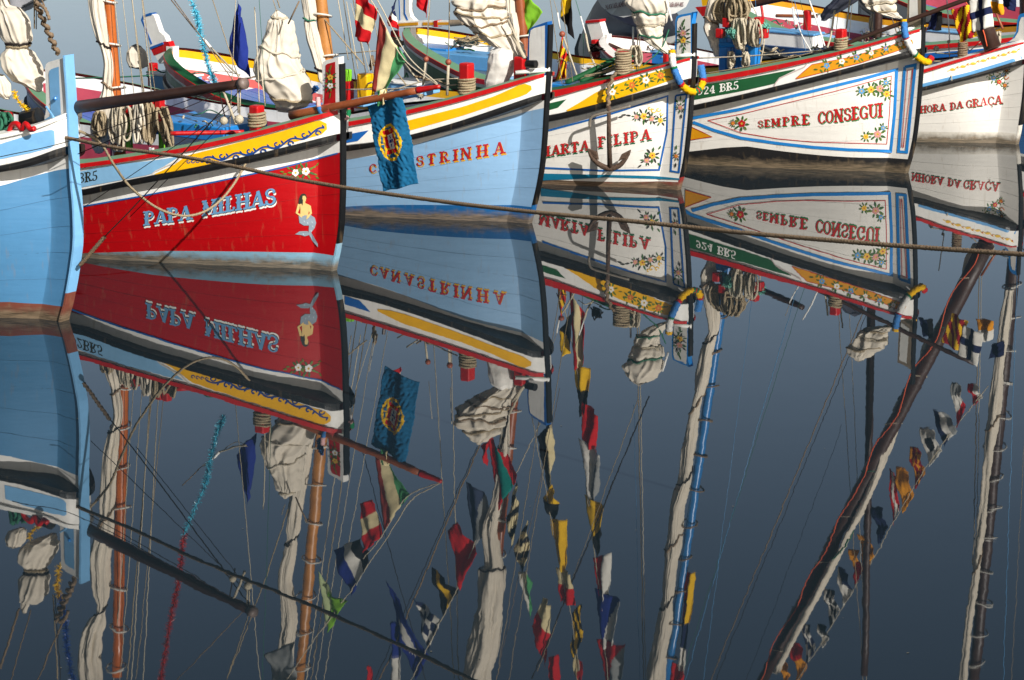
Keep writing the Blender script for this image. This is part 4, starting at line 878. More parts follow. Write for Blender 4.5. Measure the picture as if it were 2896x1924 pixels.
# ------------------------------------------------------------------ mooring ropes lying across the view
def freerope(label, P, r, mat, strands=3, seg=14, cat='rope', pitch=None, fine=0):
    Q = catmull(P, seg)
    if fine:                              # enough rings for the lay of the rope to show
        R2 = []
        for a, c in zip(Q, Q[1:]):
            k = max(1, int((c - a).length / fine)); R2 += [a.lerp(c, i / k) for i in range(k)]
        Q = R2 + [Q[-1]]
    m = MB(); m.tube(Q, r, 8, strands=strands, pitch=pitch or r * 1.3); return tag(m.build('mooring_rope', mat, None, True), label, cat)
gx = lambda x: 876 + .30 * (x - 45)
freerope('long brown mooring rope crossing in front of every bow', [PG(x, y, gx(x)) for x, y in ((30, 352), (46, 362), (120, 376), (204, 393), (330, 418), (500, 441), (640, 466), (800, 500), (970, 530), (1150, 556), (1330, 580), (1560, 605), (1800, 627), (2100, 658), (2400, 684), (2650, 703), (2930, 722))], .0125, ROPEG, fine=.009, pitch=.0115)
tp = lambda x: 908 - 150 * (x - 230) / 515
freerope('pale rope hanging in a deep loop over the lettering of the red boat', [PG(x, y, tp(x)) for x, y in ((210, 368), (240, 378), (286, 408), (318, 460), (360, 520), (401, 558), (440, 586), (485, 605), (530, 611), (575, 600), (618, 572), (655, 530), (690, 472), (718, 410), (738, 366), (752, 345), (742, 335))], .0095, ROPE, fine=.009, pitch=.010)
freerope('thin wire from the sky blue stem up to its bowsprit tip', [b1.D(229, 746, 0), b1.D(298, 668, 0), b1.D(401, 561, 0), b1.D(684, 250, 0)], .0045, DKROPE, 0)
freerope('thick worn rope tackle tied to an eye low on the sky blue stem', [b1.D(226, 750, .01), b1.D(240, 735, .01), b1.D(268, 702, .01), b1.D(296, 670, .01)], .014, ROPEG, 3, fine=.01)
freerope('heavy knotted chain of brown rope above the sky blue stem head', catmull([b1.D(x + 5 * math.sin(i * 1.9), y, .02 * math.cos(i * 1.9)) for i, (x, y) in enumerate([(100 + 64 * t / 22, 6 + 148 * t / 22) for t in range(23)])], 2), .016, ROPEG, 3, 5)
freerope('frayed rope end drooping beside the knotted brown chain', [b1.D(112, 12, .03), b1.D(128, 26, .03), b1.D(140, 56, .03)], .012, ROPEG, 3)
freerope('dark green rope crossing behind the varnished mast', [b3.D(205, 222, 0), b3.D(295, 220, 0), b3.D(430, 214, -.1)], .007, ROPEGR, 0)
freerope('orange cord running down the slanting yard in the reflection', [yardA.lerp(yardB, t) + Vector((-.07 + .03 * math.sin(t * 40), -.08, .03 * math.cos(t * 33))) for t in [i / 30 for i in range(31)]], .006, paint((214, 84, 40), .6), 0, 3)
# anchor over the white bow
an = thing('anchor', 'rusty iron anchor with two flukes hanging over the white bow', 'anchor', tuple(b4.on(1725, 475, 'h', .2)))
def an_p(x, y, o=.16): return b4.on(x, y, 'h', o)
m = MB(); m.tube([an_p(1722, 300, .2), an_p(1722, 380), an_p(1725, 474)], [.017, .02, .024], 8); m.build('shank', RUST, an, True)
m = MB(); m.tube(catmull([an_p(x, y) for x, y in ((1664, 424), (1674, 446), (1696, 466), (1725, 477), (1752, 468), (1770, 448), (1781, 428))], 5), [.012 + .014 * math.sin(math.pi * i / 30) for i in range(31)], 8); m.build('arms', RUST, an, True)
m = MB(); m.tube(catmull([an_p(x, y, .2) for x, y in ((1784, 300), (1740, 312), (1700, 322), (1676, 330), (1668, 344), (1668, 360))], 6), .012, 8); m.build('stock', STEEL, an, True)
for pts in (((1660, 420), (1668, 434), (1692, 452), (1688, 430)), ((1783, 424), (1779, 440), (1750, 456), (1760, 436))):
    P = [an_p(x, y) for x, y in pts]; nn = b4.n * .012; V = [p + nn for p in P] + [p - nn for p in P]
    mesh('fluke', V, [(0, 1, 2, 3), (7, 6, 5, 4), (0, 1, 5, 4), (1, 2, 6, 5), (2, 3, 7, 6), (3, 0, 4, 7)], RUST, an)
freerope('knotted grey rope holding the anchor from the gunwale', catmull([b4.on(x + 3 * math.sin(i * 2.2), y, 'b', .10) for i, (x, y) in enumerate([(1740 - 20 * min(1, t / 6), 205 + 100 * t / 14) for t in range(15)])], 2), .016, ROPEG, 3, 4)
# rope-covered bow fenders in coloured bands
def fender(bt, label, pts, cols, r=.03):
    P = catmull([bt.D(*p) for p in pts], 12); n = len(P); m = MB()
    mats = []; a = 0
    for mat, frac in cols:
        e = min(n - 1, int(a + frac * (n - 1) + .5)); e = max(e, int(a) + 1)
        if mat not in mats: mats.append(mat)
        m.tube(P[int(a):e + 1], r, 12, mats.index(mat), strands=6, pitch=.05); a = e
    return tag(m.build('bow_fender', mats, None, True), label, 'fender')
FB = cloth((70, 130, 196), .8, 60); FY = cloth((232, 180, 16), .8, 60); FWt = cloth((232, 230, 224), .8, 60); FR = cloth((190, 40, 44), .8, 60); FGn = cloth((30, 120, 76), .8, 60); FP = cloth((226, 178, 176), .8, 60)
fender(b4, 'rope fender banded white, blue and yellow slung round the anchor boat stem', [(1900, 142, .2), (1903, 180, .22), (1914, 215, .2), (1930, 243, .13), (1956, 260, .04), (1978, 252, -.06), (1988, 226, -.13), (1982, 184, -.14)], [(FY, .03), (FWt, .14), (FGn, .02), (FB, .18), (FR, .03), (FY, .2), (FGn, .03), (FR, .02), (FGn, .03), (FY, .12), (FR, .03), (FB, .17)])
fender(b5, 'rope fender banded blue, white and yellow beside the rose painted bow', [(2556, 56, .2), (2560, 98, .22), (2573, 132, .18), (2594, 160, .1), (2622, 176, .02), (2636, 160, -.04)], [(FY, .03), (FB, .22), (FR, .02), (FWt, .27), (FGn, .04), (FY, .32), (FR, .1)])
fender(b2, 'thin fender of pale blue, green and pink cord on the red bow', [(899, 276, .14), (902, 305, .16), (914, 328, .12), (940, 343, .06), (960, 340, .02), (982, 332, -.05), (986, 312, -.08)], [(FP, .15), (FB, .32), (cloth((130, 190, 90), .8, 60), .2), (FP, .18), (FGn, .15)], .018)

# ------------------------------------------------------------------ sails: bundled on the stays and wrapped along the masts
def nz(x, y, z): return noise.noise(Vector((x, y, z)))
def bundle(bt, label, rows, seed, b=0.0, dy=.85, amp=.20, pleat=0, cords=(), seg=120, sub=14, mat=None, cordmat=ROPEW, step=.02):
    R3 = []
    for r_ in rows:
        x, y, hw = r_[:3]; md = r_[3] if len(r_) > 3 else 'D'; q = getattr(bt, md)(x, y, b); k = hw * mpp(bt.D(x, y, b)); R3.append((q, k))
    if R3[0][0].z < R3[-1][0].z: R3.reverse()
    P = catmull([q for q, _ in R3], sub); rad = []
    for i in range(len(R3) - 1):
        for j in range(sub):
            t = j / sub; t = t * t * (3 - 2 * t); rad.append(R3[i][1] * (1 - t) + R3[i + 1][1] * t)
    rad.append(R3[-1][1]); rows3 = []
    n = len(P)
    for i, (p, r) in enumerate(zip(P, rad)):
        ring = []; z = p.z
        for k in range(seg):
            a = 6.28318 * k / seg; ca, sa = math.cos(a), math.sin(a)
            if pleat:
                d = .30 * math.cos(pleat * a + 1.6 * nz(z * 1.3, seed, 0) * 3) * (.6 + .5 * nz(ca * 2, sa * 2, z * 2 + seed)) + .22 * nz(ca * 1.5 + seed, sa * 1.5, z * 2.2)
                d += .10 * (1 - abs(nz(ca * 5, sa * 5, z * 3.5 + seed)) * 4); q = r * (.80 + .75 * d)
            else:
                tw = a + z * 1.9 + seed; c2, s2 = math.cos(tw), math.sin(tw)
                u = nz(c2 * 1.1 + seed, s2 * 1.1, z * 2.4); g1 = nz(ca * .9 + seed, sa * .9, z * 1.7 + 7)
                f1 = 1 - abs(math.sin(2.5 * a + z * 3.0 + 4.5 * g1 + seed)) * 1.35; f2 = 1 - abs(math.sin(4.5 * a - z * 4.6 + 5 * u)) * 1.3; f3 = 1 - abs(math.sin(8 * a + z * 2 + 6 * g1)) * 1.3
                m1 = max(0, min(1, .55 + 1.6 * nz(ca * 1.2, sa * 1.2 + seed, z * 2.8))); m2 = max(0, min(1, .4 + 2 * nz(ca * 1.5 + 3, sa * 1.5, z * 3.3 + seed)))
                d = amp * (1.35 * u + .95 * f1 * m1 + .6 * f2 * (1 - m1) + .26 * f3 * m2 - .25); q = r * (1 + d)
            for tc_, tl_ in cords: q *= 1 if abs(tl_) > 3 else 1 - (.16 if not pleat else .22) * math.exp(-((i / n - tc_) / .022) ** 2)
            ring.append(p + Vector((ca * q, sa * q * dy, .20 * r * nz(ca * 2, sa * 2 + seed, z * 6))))
        rows3.append(ring)
    m = MB(); m.grid(rows3, 0, True); c0 = len(m.v); m.v.append(P[0] + Vector((0, 0, rad[0] * .5))); m.v.append(P[-1] - Vector((0, 0, rad[-1] * .3)))
    for k in range(seg):
        m.f.append((k, (k + 1) % seg, c0)); m.m.append(0); bq = (n - 1) * seg; m.f.append((bq + (k + 1) % seg, bq + k, c0 + 1)); m.m.append(0)
    root = thing('furled_sail', label, 'sail', tuple(P[-1]))
    m.build('sail_cloth', mat or CANVAS, root, True)
    for i, (t, tilt) in enumerate(cords):
        j = int(t * (n - 1)); ring = []
        for k in range(25):
            a = 6.28318 * k / 24; jj = min(n - 1, max(0, int(j + tilt * math.cos(a)))); q = rows3[jj][(k * seg // 24) % seg]; c = P[jj]
            ring.append(c + (q - c) * 1.02 + Vector((math.cos(a), math.sin(a), 0)) * .006)
        mm_ = MB(); mm_.tube(ring, .009, 6, cap=False, strands=3, pitch=.012); mm_.build('lashing', cordmat if not isinstance(cordmat, list) else cordmat[i % len(cordmat)], root, True)
    return root
bundle(b1, 'cream sail bundled in two bulges beside the sky blue stem head', [(8, -16, 6), (14, 14, 14), (30, 30, 34), (44, 60, 46), (46, 100, 46), (52, 124, 38), (48, 136, 32), (50, 160, 50), (62, 190, 56), (76, 218, 46), (92, 238, 26), (110, 258, 10)], 3.1, -.05, amp=.13, cords=((.45, 1), (.5, -1)), cordmat=[DKROPE, ROPE])
bundle(b1, 'loose fold of cream sail at the left frame edge above the green rope', [(-8, 214, 18), (2, 240, 26), (8, 262, 24), (20, 280, 8)], 5.7, .1, amp=.2)
bundle(b2, 'big cream sail bag gathered to a point beside the red stem head', [(783, 30, 5), (788, 48, 20), (792, 66, 34), (792, 90, 38), (790, 118, 46), (788, 146, 55), (788, 176, 64), (794, 202, 72), (806, 226, 76), (816, 250, 72), (826, 274, 62), (826, 296, 46), (812, 312, 26)], 9.4, -.12, amp=.17, cords=((.1, 1), (.42, 7), (.62, -8), (.86, 4)), cordmat=[ROPEW, CREAM, CREAM, ROPE])
bundle(b3, 'bulky crumpled sail lashed with many cords behind the pale blue bow', [(1350, -60, 6), (1352, -44, 26), (1360, -20, 48), (1352, 4, 66), (1356, 30, 70), (1368, 56, 66), (1386, 78, 58), (1404, 100, 54), (1424, 122, 46), (1444, 142, 34), (1462, 158, 22), (1474, 168, 12)], 12.2, -.05, amp=.22, cords=((.22, 3), (.34, -3), (.42, 4), (.5, -5), (.62, 3)), cordmat=[ROPE, ROPEG])
bundle(b3, 'white canvas hood draped over the foredeck behind the yellow panel', [(1428, 132, 22), (1424, 150, 40), (1420, 176, 42), (1414, 200, 38), (1404, 226, 34), (1396, 250, 26)], 21.0, .0, amp=.07, mat=cloth((240, 236, 228)))
bundle(b4, 'white sail stuffed in a hanging bundle above the anchor rope post', [(1818, -40, 26), (1826, -16, 46), (1832, 8, 56), (1836, 36, 50), (1838, 60, 44), (1836, 74, 38), (1838, 92, 34), (1850, 112, 28), (1868, 132, 22), (1884, 146, 16), (1893, 154, 6)], 15.8, .05, amp=.17, cords=((.3, 2), (.48, -2), (.66, 3)), cordmat=[ROPEGR, ROPEW])
bundle(b5, 'cream sail coiled tight with rope beside the rose boat stem head', [(2455, -70, 12), (2460, -48, 34), (2476, -24, 52), (2486, -2, 50), (2492, 20, 44), (2506, 34, 32), (2530, 46, 18), (2546, 52, 8)], 18.1, .1, amp=.2, cords=((.3, 3), (.5, -3), (.7, 2)), cordmat=[ROPE, ROPEW])
bundle(b5, 'grey and navy sail bag slung beyond the tackles of the rose boat', [(2440, -44, 30), (2404, -10, 36), (2370, 18, 30), (2344, 40, 20), (2330, 58, 8)], 24.4, -.9, amp=.12, mat=cloth((92, 94, 108)))
bundle(b4, 'small cream sail roll on the stern behind the varnished mast', [(384, 132, 16), (386, 150, 28), (388, 170, 30), (392, 188, 28)], 27.9, -.1, amp=.1)
# sails along the masts: the lower part read directly, the upper part in the water
bundle(b2, 'long cream sail pleated down the varnished mast', [(262, 1960, 36, 'R'), (252, 1862, 35, 'R'), (262, 1783, 32, 'R'), (286, 1725, 18, 'R'), (283, 1657, 28, 'R'), (283, 1573, 32, 'R'), (300, 1489, 26, 'R'), (306, 1389, 24, 'R'), (276, 40, 24), (290, 110, 20), (306, 175, 15), (304, 240, 17), (300, 300, 26), (286, 360, 30), (284, 410, 24), (280, 432, 12)], 33.3, .10, pleat=7, seg=90, sub=10, cords=((.2, 2), (.42, 3), (.62, 2), (.74, 2)), cordmat=[DKROPE, ROPEG])
bundle(b3, 'cream sail hanging in folds along the pine mast', [(812, 1960, 28, 'R'), (808, 1850, 26, 'R'), (818, 1740, 24, 'R'), (806, 1640, 24, 'R'), (822, 1540, 22, 'R'), (836, 1440, 24, 'R'), (872, 10, 22), (876, 60, 20), (884, 110, 22), (896, 150, 20), (906, 190, 18), (914, 225, 14), (920, 245, 6)], 41.0, .10, pleat=5, seg=90, sub=10, cords=((.35, 2), (.55, 3), (.86, 2)), cordmat=[DKROPE, ROPEGR])
bundle(b4, 'cream sail with a wide canvas sleeve on the brown mast', [(1345, 1990, 44, 'R'), (1350, 1900, 42, 'R'), (1372, 1800, 44, 'R'), (1388, 1700, 42, 'R'), (1394, 1615, 40, 'R'), (1398, 1594, 26, 'R'), (1388, 1500, 26, 'R'), (1406, 1420, 20, 'R'), (1424, 1300, 16, 'R'), (1436, -6, 20), (1444, 40, 18), (1456, 80, 14), (1462, 110, 8)], 47.2, .08, pleat=4, seg=90, sub=9, cords=((.36, 1), (.7, 2)), cordmat=[DKROPE])
bundle(b5, 'wrinkled cream sail lashed to the sky blue mast', [(1852, 1990, 30, 'R'), (1856, 1900, 30, 'R'), (1872, 1800, 26, 'R'), (1888, 1700, 22, 'R'), (1896, 1600, 20, 'R'), (1906, 1530, 30, 'R'), (1914, 1440, 24, 'R'), (1936, 1360, 26, 'R'), (1950, 1250, 20, 'R'), (1966, 1160, 18, 'R'), (1984, 1080, 22, 'R'), (2000, 990, 20, 'R'), (2016, 920, 20, 'R'), (2016, 40, 26), (2010, 76, 26), (2026, 120, 22), (2030, 150, 14), (2028, 164, 5)], 52.6, .10, pleat=3, seg=90, sub=8, cords=((.18, 2), (.3, 3), (.42, 2), (.55, 3), (.68, 2), (.8, 3)), cordmat=[DKROPE, ROPEG])
bundle(b6, 'torn white sail wound along the slanting yard', [(2194, 1900, 12, 'R'), (2284, 1730, 13, 'R'), (2374, 1560, 14, 'R'), (2454, 1400, 13, 'R'), (2514, 1250, 17, 'R'), (2544, 1150, 18, 'R'), (2604, 1060, 13, 'R'), (2624, 980, 16, 'R'), (2684, 900, 13, 'R'), (2724, 820, 18, 'R'), (2739, 740, 16, 'R'), (2759, 690, 9, 'R')], 58.4, .16, pleat=3, seg=60, sub=9, cords=((.2, 2), (.5, 2), (.8, 2)), cordmat=[ROPEGR, DKROPE])
bundle(b7, 'cream sail edge furled along the dark hooped mast at the right', [(2721, 1960, 13, 'R'), (2734, 1800, 11, 'R'), (2758, 1640, 11, 'R'), (2776, 1480, 13, 'R'), (2794, 1300, 14, 'R'), (2812, 1160, 21, 'R'), (2824, 1040, 16, 'R'), (2844, 900, 16, 'R'), (2856, 820, 11, 'R')], 63.0, .14, pleat=4, seg=70, sub=9, cords=((.3, 2), (.6, 2)), cordmat=[ROPEG])

# ------------------------------------------------------------------ coils and heaps of rope
def coil(bt, label, px, yt, yb, wpx, loops, b=.15, mat=ROPEW, r=.0105, skew=0):
    root = None; m = MB()
    for i in range(loops):
        w0 = wpx * (.2 + .8 * random.random()); hh = (yb - yt) * (.5 + .5 * random.random() ** .6); cx = px + random.uniform(-1, 1) * wpx * .4; bb = b + random.uniform(-.05, .06); P = []
        for k in range(19):
            a = 6.28318 * k / 18; sx = math.sin(a) * w0 * .5 * (.55 + .45 * (1 - math.cos(a)) / 2); P.append(bt.D(cx + sx + skew * (1 - math.cos(a)) / 2, yt + hh * (1 - math.cos(a)) / 2 + random.uniform(-2.5, 2.5), bb + .02 * math.sin(a * 2 + i)))
        m.tube(P, r, 6, strands=3, pitch=r * 1.3, cap=False)
    o = m.build('rope_coil', mat, None, True); return tag(o, label, 'rope coil')
coil(b2, 'white rope coil in wide loops under the left red pin', 340, 300, 430, 50, 18, .22)
coil(b2, 'narrow white rope coil hanging between the two red pins', 392, 292, 410, 32, 14, .22, CREAM)
coil(b2, 'speckled rope coil hanging right of the middle coil on the red boat', 424, 288, 412, 36, 14, .2, ROPE)
coil(b2, 'speckled rope coil at the right end of the red boat pin rail', 458, 306, 418, 32, 13, .2, ROPE, skew=16)
coil(b2, 'limp rope hanks drooping beside the foot of the pleated sail', 282, 318, 400, 32, 12, .2, ROPE)
coil(b5, 'rope hank in long loops right of the blue uprights', 2132, 56, 134, 34, 20, .2, ROPEW)
coil(b5, 'rope hank looped beside the red pin on the blue uprights', 2094, 54, 146, 34, 20, .22, ROPEW)
coil(b5, 'thick knot of ropes bunched round the sky blue mast', 2072, -10, 70, 74, 34, .16, ROPE)
coil(b5, 'pale rope tails hanging between the blue uprights', 2066, 148, 200, 16, 6, .2, ROPEW); coil(b5, 'pale rope tails hanging at the right blue upright', 2108, 150, 196, 16, 6, .2, ROPEW)
coil(b4, 'rope hank tied in green twine behind the rope wound post', 1798, 132, 190, 24, 9, .12, ROPEW)
coil(b6, 'rope hanks hanging below the bundled sail at the rose boat', 2474, 42, 96, 22, 9, -.2, ROPEW)
coil(b6, 'pale ropes gathered under the metal cup on the scrollwork boat', 2822, 92, 134, 12, 6, .1, ROPEW)
coil(b1, 'green rope coil on the left edge of the sky blue boat', 4, 322, 374, 44, 10, .2, ROPEGR, .014)
def heap(bt, label, cx, cy, w_, h_, n, b, mat, r=.008):
    m = MB()
    for i in range(n):
        P = [bt.D(cx + random.gauss(0, .33) * w_, cy + random.gauss(0, .33) * h_, b + random.uniform(-.12, .12)) for _ in range(5)]; m.tube(catmull(P, 6), r, 5)
    return tag(m.build('rope_heap', mat, None, True), label, 'rope heap')
heap(b5, 'brown tangle of rope heaped on the stern deck under the lashed sail', 1325, 116, 56, 20, 34, .0, ROPE)
heap(b5, 'loose pale rope around the red post at the white boat stern', 1130, 122, 30, 12, 16, .0, ROPEW)
heap(b5, 'sea green net scraps hanging beside the rope hanks', 2164, 78, 20, 18, 26, .1, paint((110, 190, 170), .8), .004)
heap(b5, 'thin green net threads tangled round the red pins', 2068, 96, 26, 30, 24, .25, paint((120, 190, 170), .8), .003)
heap(b3, 'frayed cord ends at the tip of the brown bowsprit', 1190, 272, 14, 10, 12, .02, ROPEW, .005)
heap(b2, 'blue cord knotted under the big sail bag', 892, 252, 12, 16, 16, .05, paint((30, 90, 150), .7), .006)
heap(b3, 'dark mooring warp piled behind the yellow box', 1052, 175, 8, 30, 14, -.1, ROPEG, .007)
heap(b4, 'dark rope turns beside the red post near the white rudder', 1690, 138, 26, 7, 12, .1, DKROPE, .006)
heap(b4, 'white knotted cord on the yellow striped side', 562, 182, 12, 6, 8, -.45, ROPEW, .006)

# ------------------------------------------------------------------ tinsel garlands
def tinsel(bt, label, segs, b=0.0, r=.03, group=None):
    m = MB(); mats = []
    for pts, mat in segs:
        if mat not in mats: mats.append(mat)
        mi = mats.index(mat); P = catmull([getattr(bt, q[2])(q[0], q[1], b) for q in pts], 40); m.tube(P, .006, 5, mi)
        L0 = sum((c - a).length for a, c in zip(P, P[1:])); n = int(L0 * 1100)
        for i in range(n):
            t = random.random() * (len(P) - 1.001); j = int(t); c = P[j].lerp(P[j + 1], t - j); d = Vector((random.gauss(0, 1), random.gauss(0, 1), random.gauss(0, 1))).normalized(); e = Vector((random.gauss(0, 1), random.gauss(0, 1), random.gauss(0, 1))).normalized() * .0045
            l = r * random.uniform(.6, 1.25); k = len(m.v); m.v += [c + e, c - e, c + d * l - e * .4, c + d * l + e * .4]; m.f.append((k, k + 1, k + 2, k + 3)); m.m.append(mi)
    return tag(m.build('tinsel_garland', mats), label, 'garland')
TQ = paint((84, 186, 214), .3); TR = paint((176, 22, 20), .3); TY = paint((236, 190, 12), .3); TB = paint((14, 70, 160), .3)
tinsel(b2, 'turquoise tinsel garland turning red higher up, behind the dark bowsprit', [([(614, 250, 'D'), (590, 190, 'D'), (566, 90, 'D'), (548, 20, 'D'), (521, 1510, 'R')], TQ), ([(521, 1510, 'R'), (505, 1640, 'R'), (482, 1760, 'R'), (458, 1900, 'R'), (450, 1960, 'R')], TR)], .02, .036)
tinsel(b1, 'yellow and blue tinsel garland beside the nearest cream sail', [([(168, 1599, 'R'), (163, 1662, 'R'), (172, 1700, 'R')], TY), ([(172, 1690, 'R'), (184, 1757, 'R'), (192, 1840, 'R'), (212, 1950, 'R')], TB)], -1.15, .036)
tinsel(b1, 'short yellow tinsel strand hanging over the black fairlead block', [([(40, 258, 'D'), (46, 276, 'D'), (60, 296, 'D'), (78, 312, 'D')], TY)], .12, .025)

# ------------------------------------------------------------------ flags
FC = {k: cloth(v, .12, 30) for k, v in dict(r=(196, 28, 34), w=(226, 222, 212), c=(222, 206, 160), g=(84, 160, 104), G=(28, 110, 80), b=(36, 52, 130), n=(30, 38, 72), k=(24, 24, 26), y=(232, 184, 30), o=(226, 150, 30), p=(176, 70, 62), l=(128, 184, 50), s=(150, 152, 150), t=(18, 128, 118), e=(200, 214, 160), h=(60, 70, 96), q=(26, 96, 136), m=(140, 20, 30)).items()}
def pat(spec):
    k, a = spec[0], spec[1:]
    if k == 'S': return lambda u, v: a[0]
    if k == 'H': return lambda u, v: a[min(len(a) - 1, int(v * len(a)))]
    if k == 'V': return lambda u, v: a[min(len(a) - 1, int(u * len(a)))]
    if k == 'C': return lambda u, v: a[(int(u * 4) + int(v * 4)) % 2]
    if k == 'X': return lambda u, v: a[1] if abs(u - .5) < .11 or abs(v - .5) < .13 else a[0]
    if k == 'D': return lambda u, v: a[1] if (u - .5) ** 2 + (v - .5) ** 2 < .06 else a[0]
    if k == 'Z': return lambda u, v: a[int((u + v) * 4.5) % 2]
    if k == 'Q': return lambda u, v: a[1] if .3 < u < .7 and .3 < v < .7 else a[0]
    if k == 'B': return lambda u, v: a[0] if u + v < 1 else a[1]
def flag(bt, label, spec, C4, md='D', b=0.0, fold=.035, nu=16, nv=18, group=None, fn=None, pole=None):
    """C4: hoist top, hoist bottom, fly bottom, fly top as seen"""
    Q = [getattr(bt, md)(x, y, b) for x, y in C4]; f = fn or pat(spec); mats = []; m = MB(); sd_ = random.random() * 9
    n = bt.n; rows = []; L0 = (Q[0] - Q[2]).length
    for j in range(nv + 1):
        v = j / nv; row = []
        for i in range(nu + 1):
            u = i / nu; p = (Q[0] * (1 - u) + Q[3] * u) * (1 - v) + (Q[1] * (1 - u) + Q[2] * u) * v
            e = math.sin(math.pi * min(1, u * 1.15)); row.append(p + n * (fold * (.3 + u) * math.sin(u * 8 + v * 2.2 + sd_) + fold * .5 * nz(u * 5, v * 5, sd_)) + Vector((1, 0, 0)) * (.35 * fold * nz(u * 3 + sd_, v * 4, 2)) + Vector((0, 0, 1)) * (.4 * fold * nz(u * 3, v * 3, sd_ + 4)))
        rows.append(row)
    b0 = 0
    for r in rows: m.v += r
    for j in range(nv):
        for i in range(nu):
            c = f((i + .5) / nu, (j + .5) / nv)
            if c is None: continue
            if FC[c] not in mats: mats.append(FC[c])
            a = j * (nu + 1) + i; m.f.append((a, a + 1, a + nu + 2, a + nu + 1)); m.m.append(mats.index(FC[c]))
    o = m.build('flag', mats, None, True); sm = o.modifiers.new('thick', 'SOLIDIFY'); sm.thickness = .0015
    tag(o, label, 'flag', group); return o
def Z1(x, y): return (x / 1.903, 1100 + y / 1.903)
def Z2(x, y): return (900 + x / 1.903, 1100 + y / 1.903)
def Z3(x, y): return (1796 + x / 1.903, 1100 + y / 1.903)
# big blue cloth with the national arms, hanging from the brown bowsprit
def arms(u, v):
    x, y = (u - .46) / .33, (v - .47) / .2; rr = x * x + y * y
    sx, sy = (u - .46) / .25, (v - .46) / .15
    if abs(sx) < .42 and abs(sy) < .55:
        for dx, dy in ((0, -.32), (0, 0), (0, .34), (-.24, 0), (.24, 0)):
            if abs(sx - dx) < .09 and abs(sy - dy) < .12: return 'b'
        return 'w'
    if abs(sx) < .72 and abs(sy) < .92: return 'y' if (abs(sx) > .5 and abs(abs(sy) - .5) < .09) or (abs(sy) > .66 and abs(sx) < .12) else 'r'
    if .80 < rr < 1.12: return 'y'
    if rr < .8 and (abs(x - y * .5) < .08 or abs(x + y * .5) < .08 or abs(y) < .05 or abs(abs(x) - .62) < .07): return 'y'
    return 'q'
o = flag(b2, 'crinkled blue cloth with red and yellow arms hung from the brown bowsprit', None, [(1042, 300), (1084, 542), (1177, 522), (1139, 270)], 'D', .03, .022, 44, 84, fn=arms)
for v_ in o.data.vertices:
    c = v_.co; k = nz(c.x * 26 + c.z * 14, c.z * 30 - c.x * 12, 1) ; v_.co += b2.n * (.006 * (1 - 3 * abs(k)))
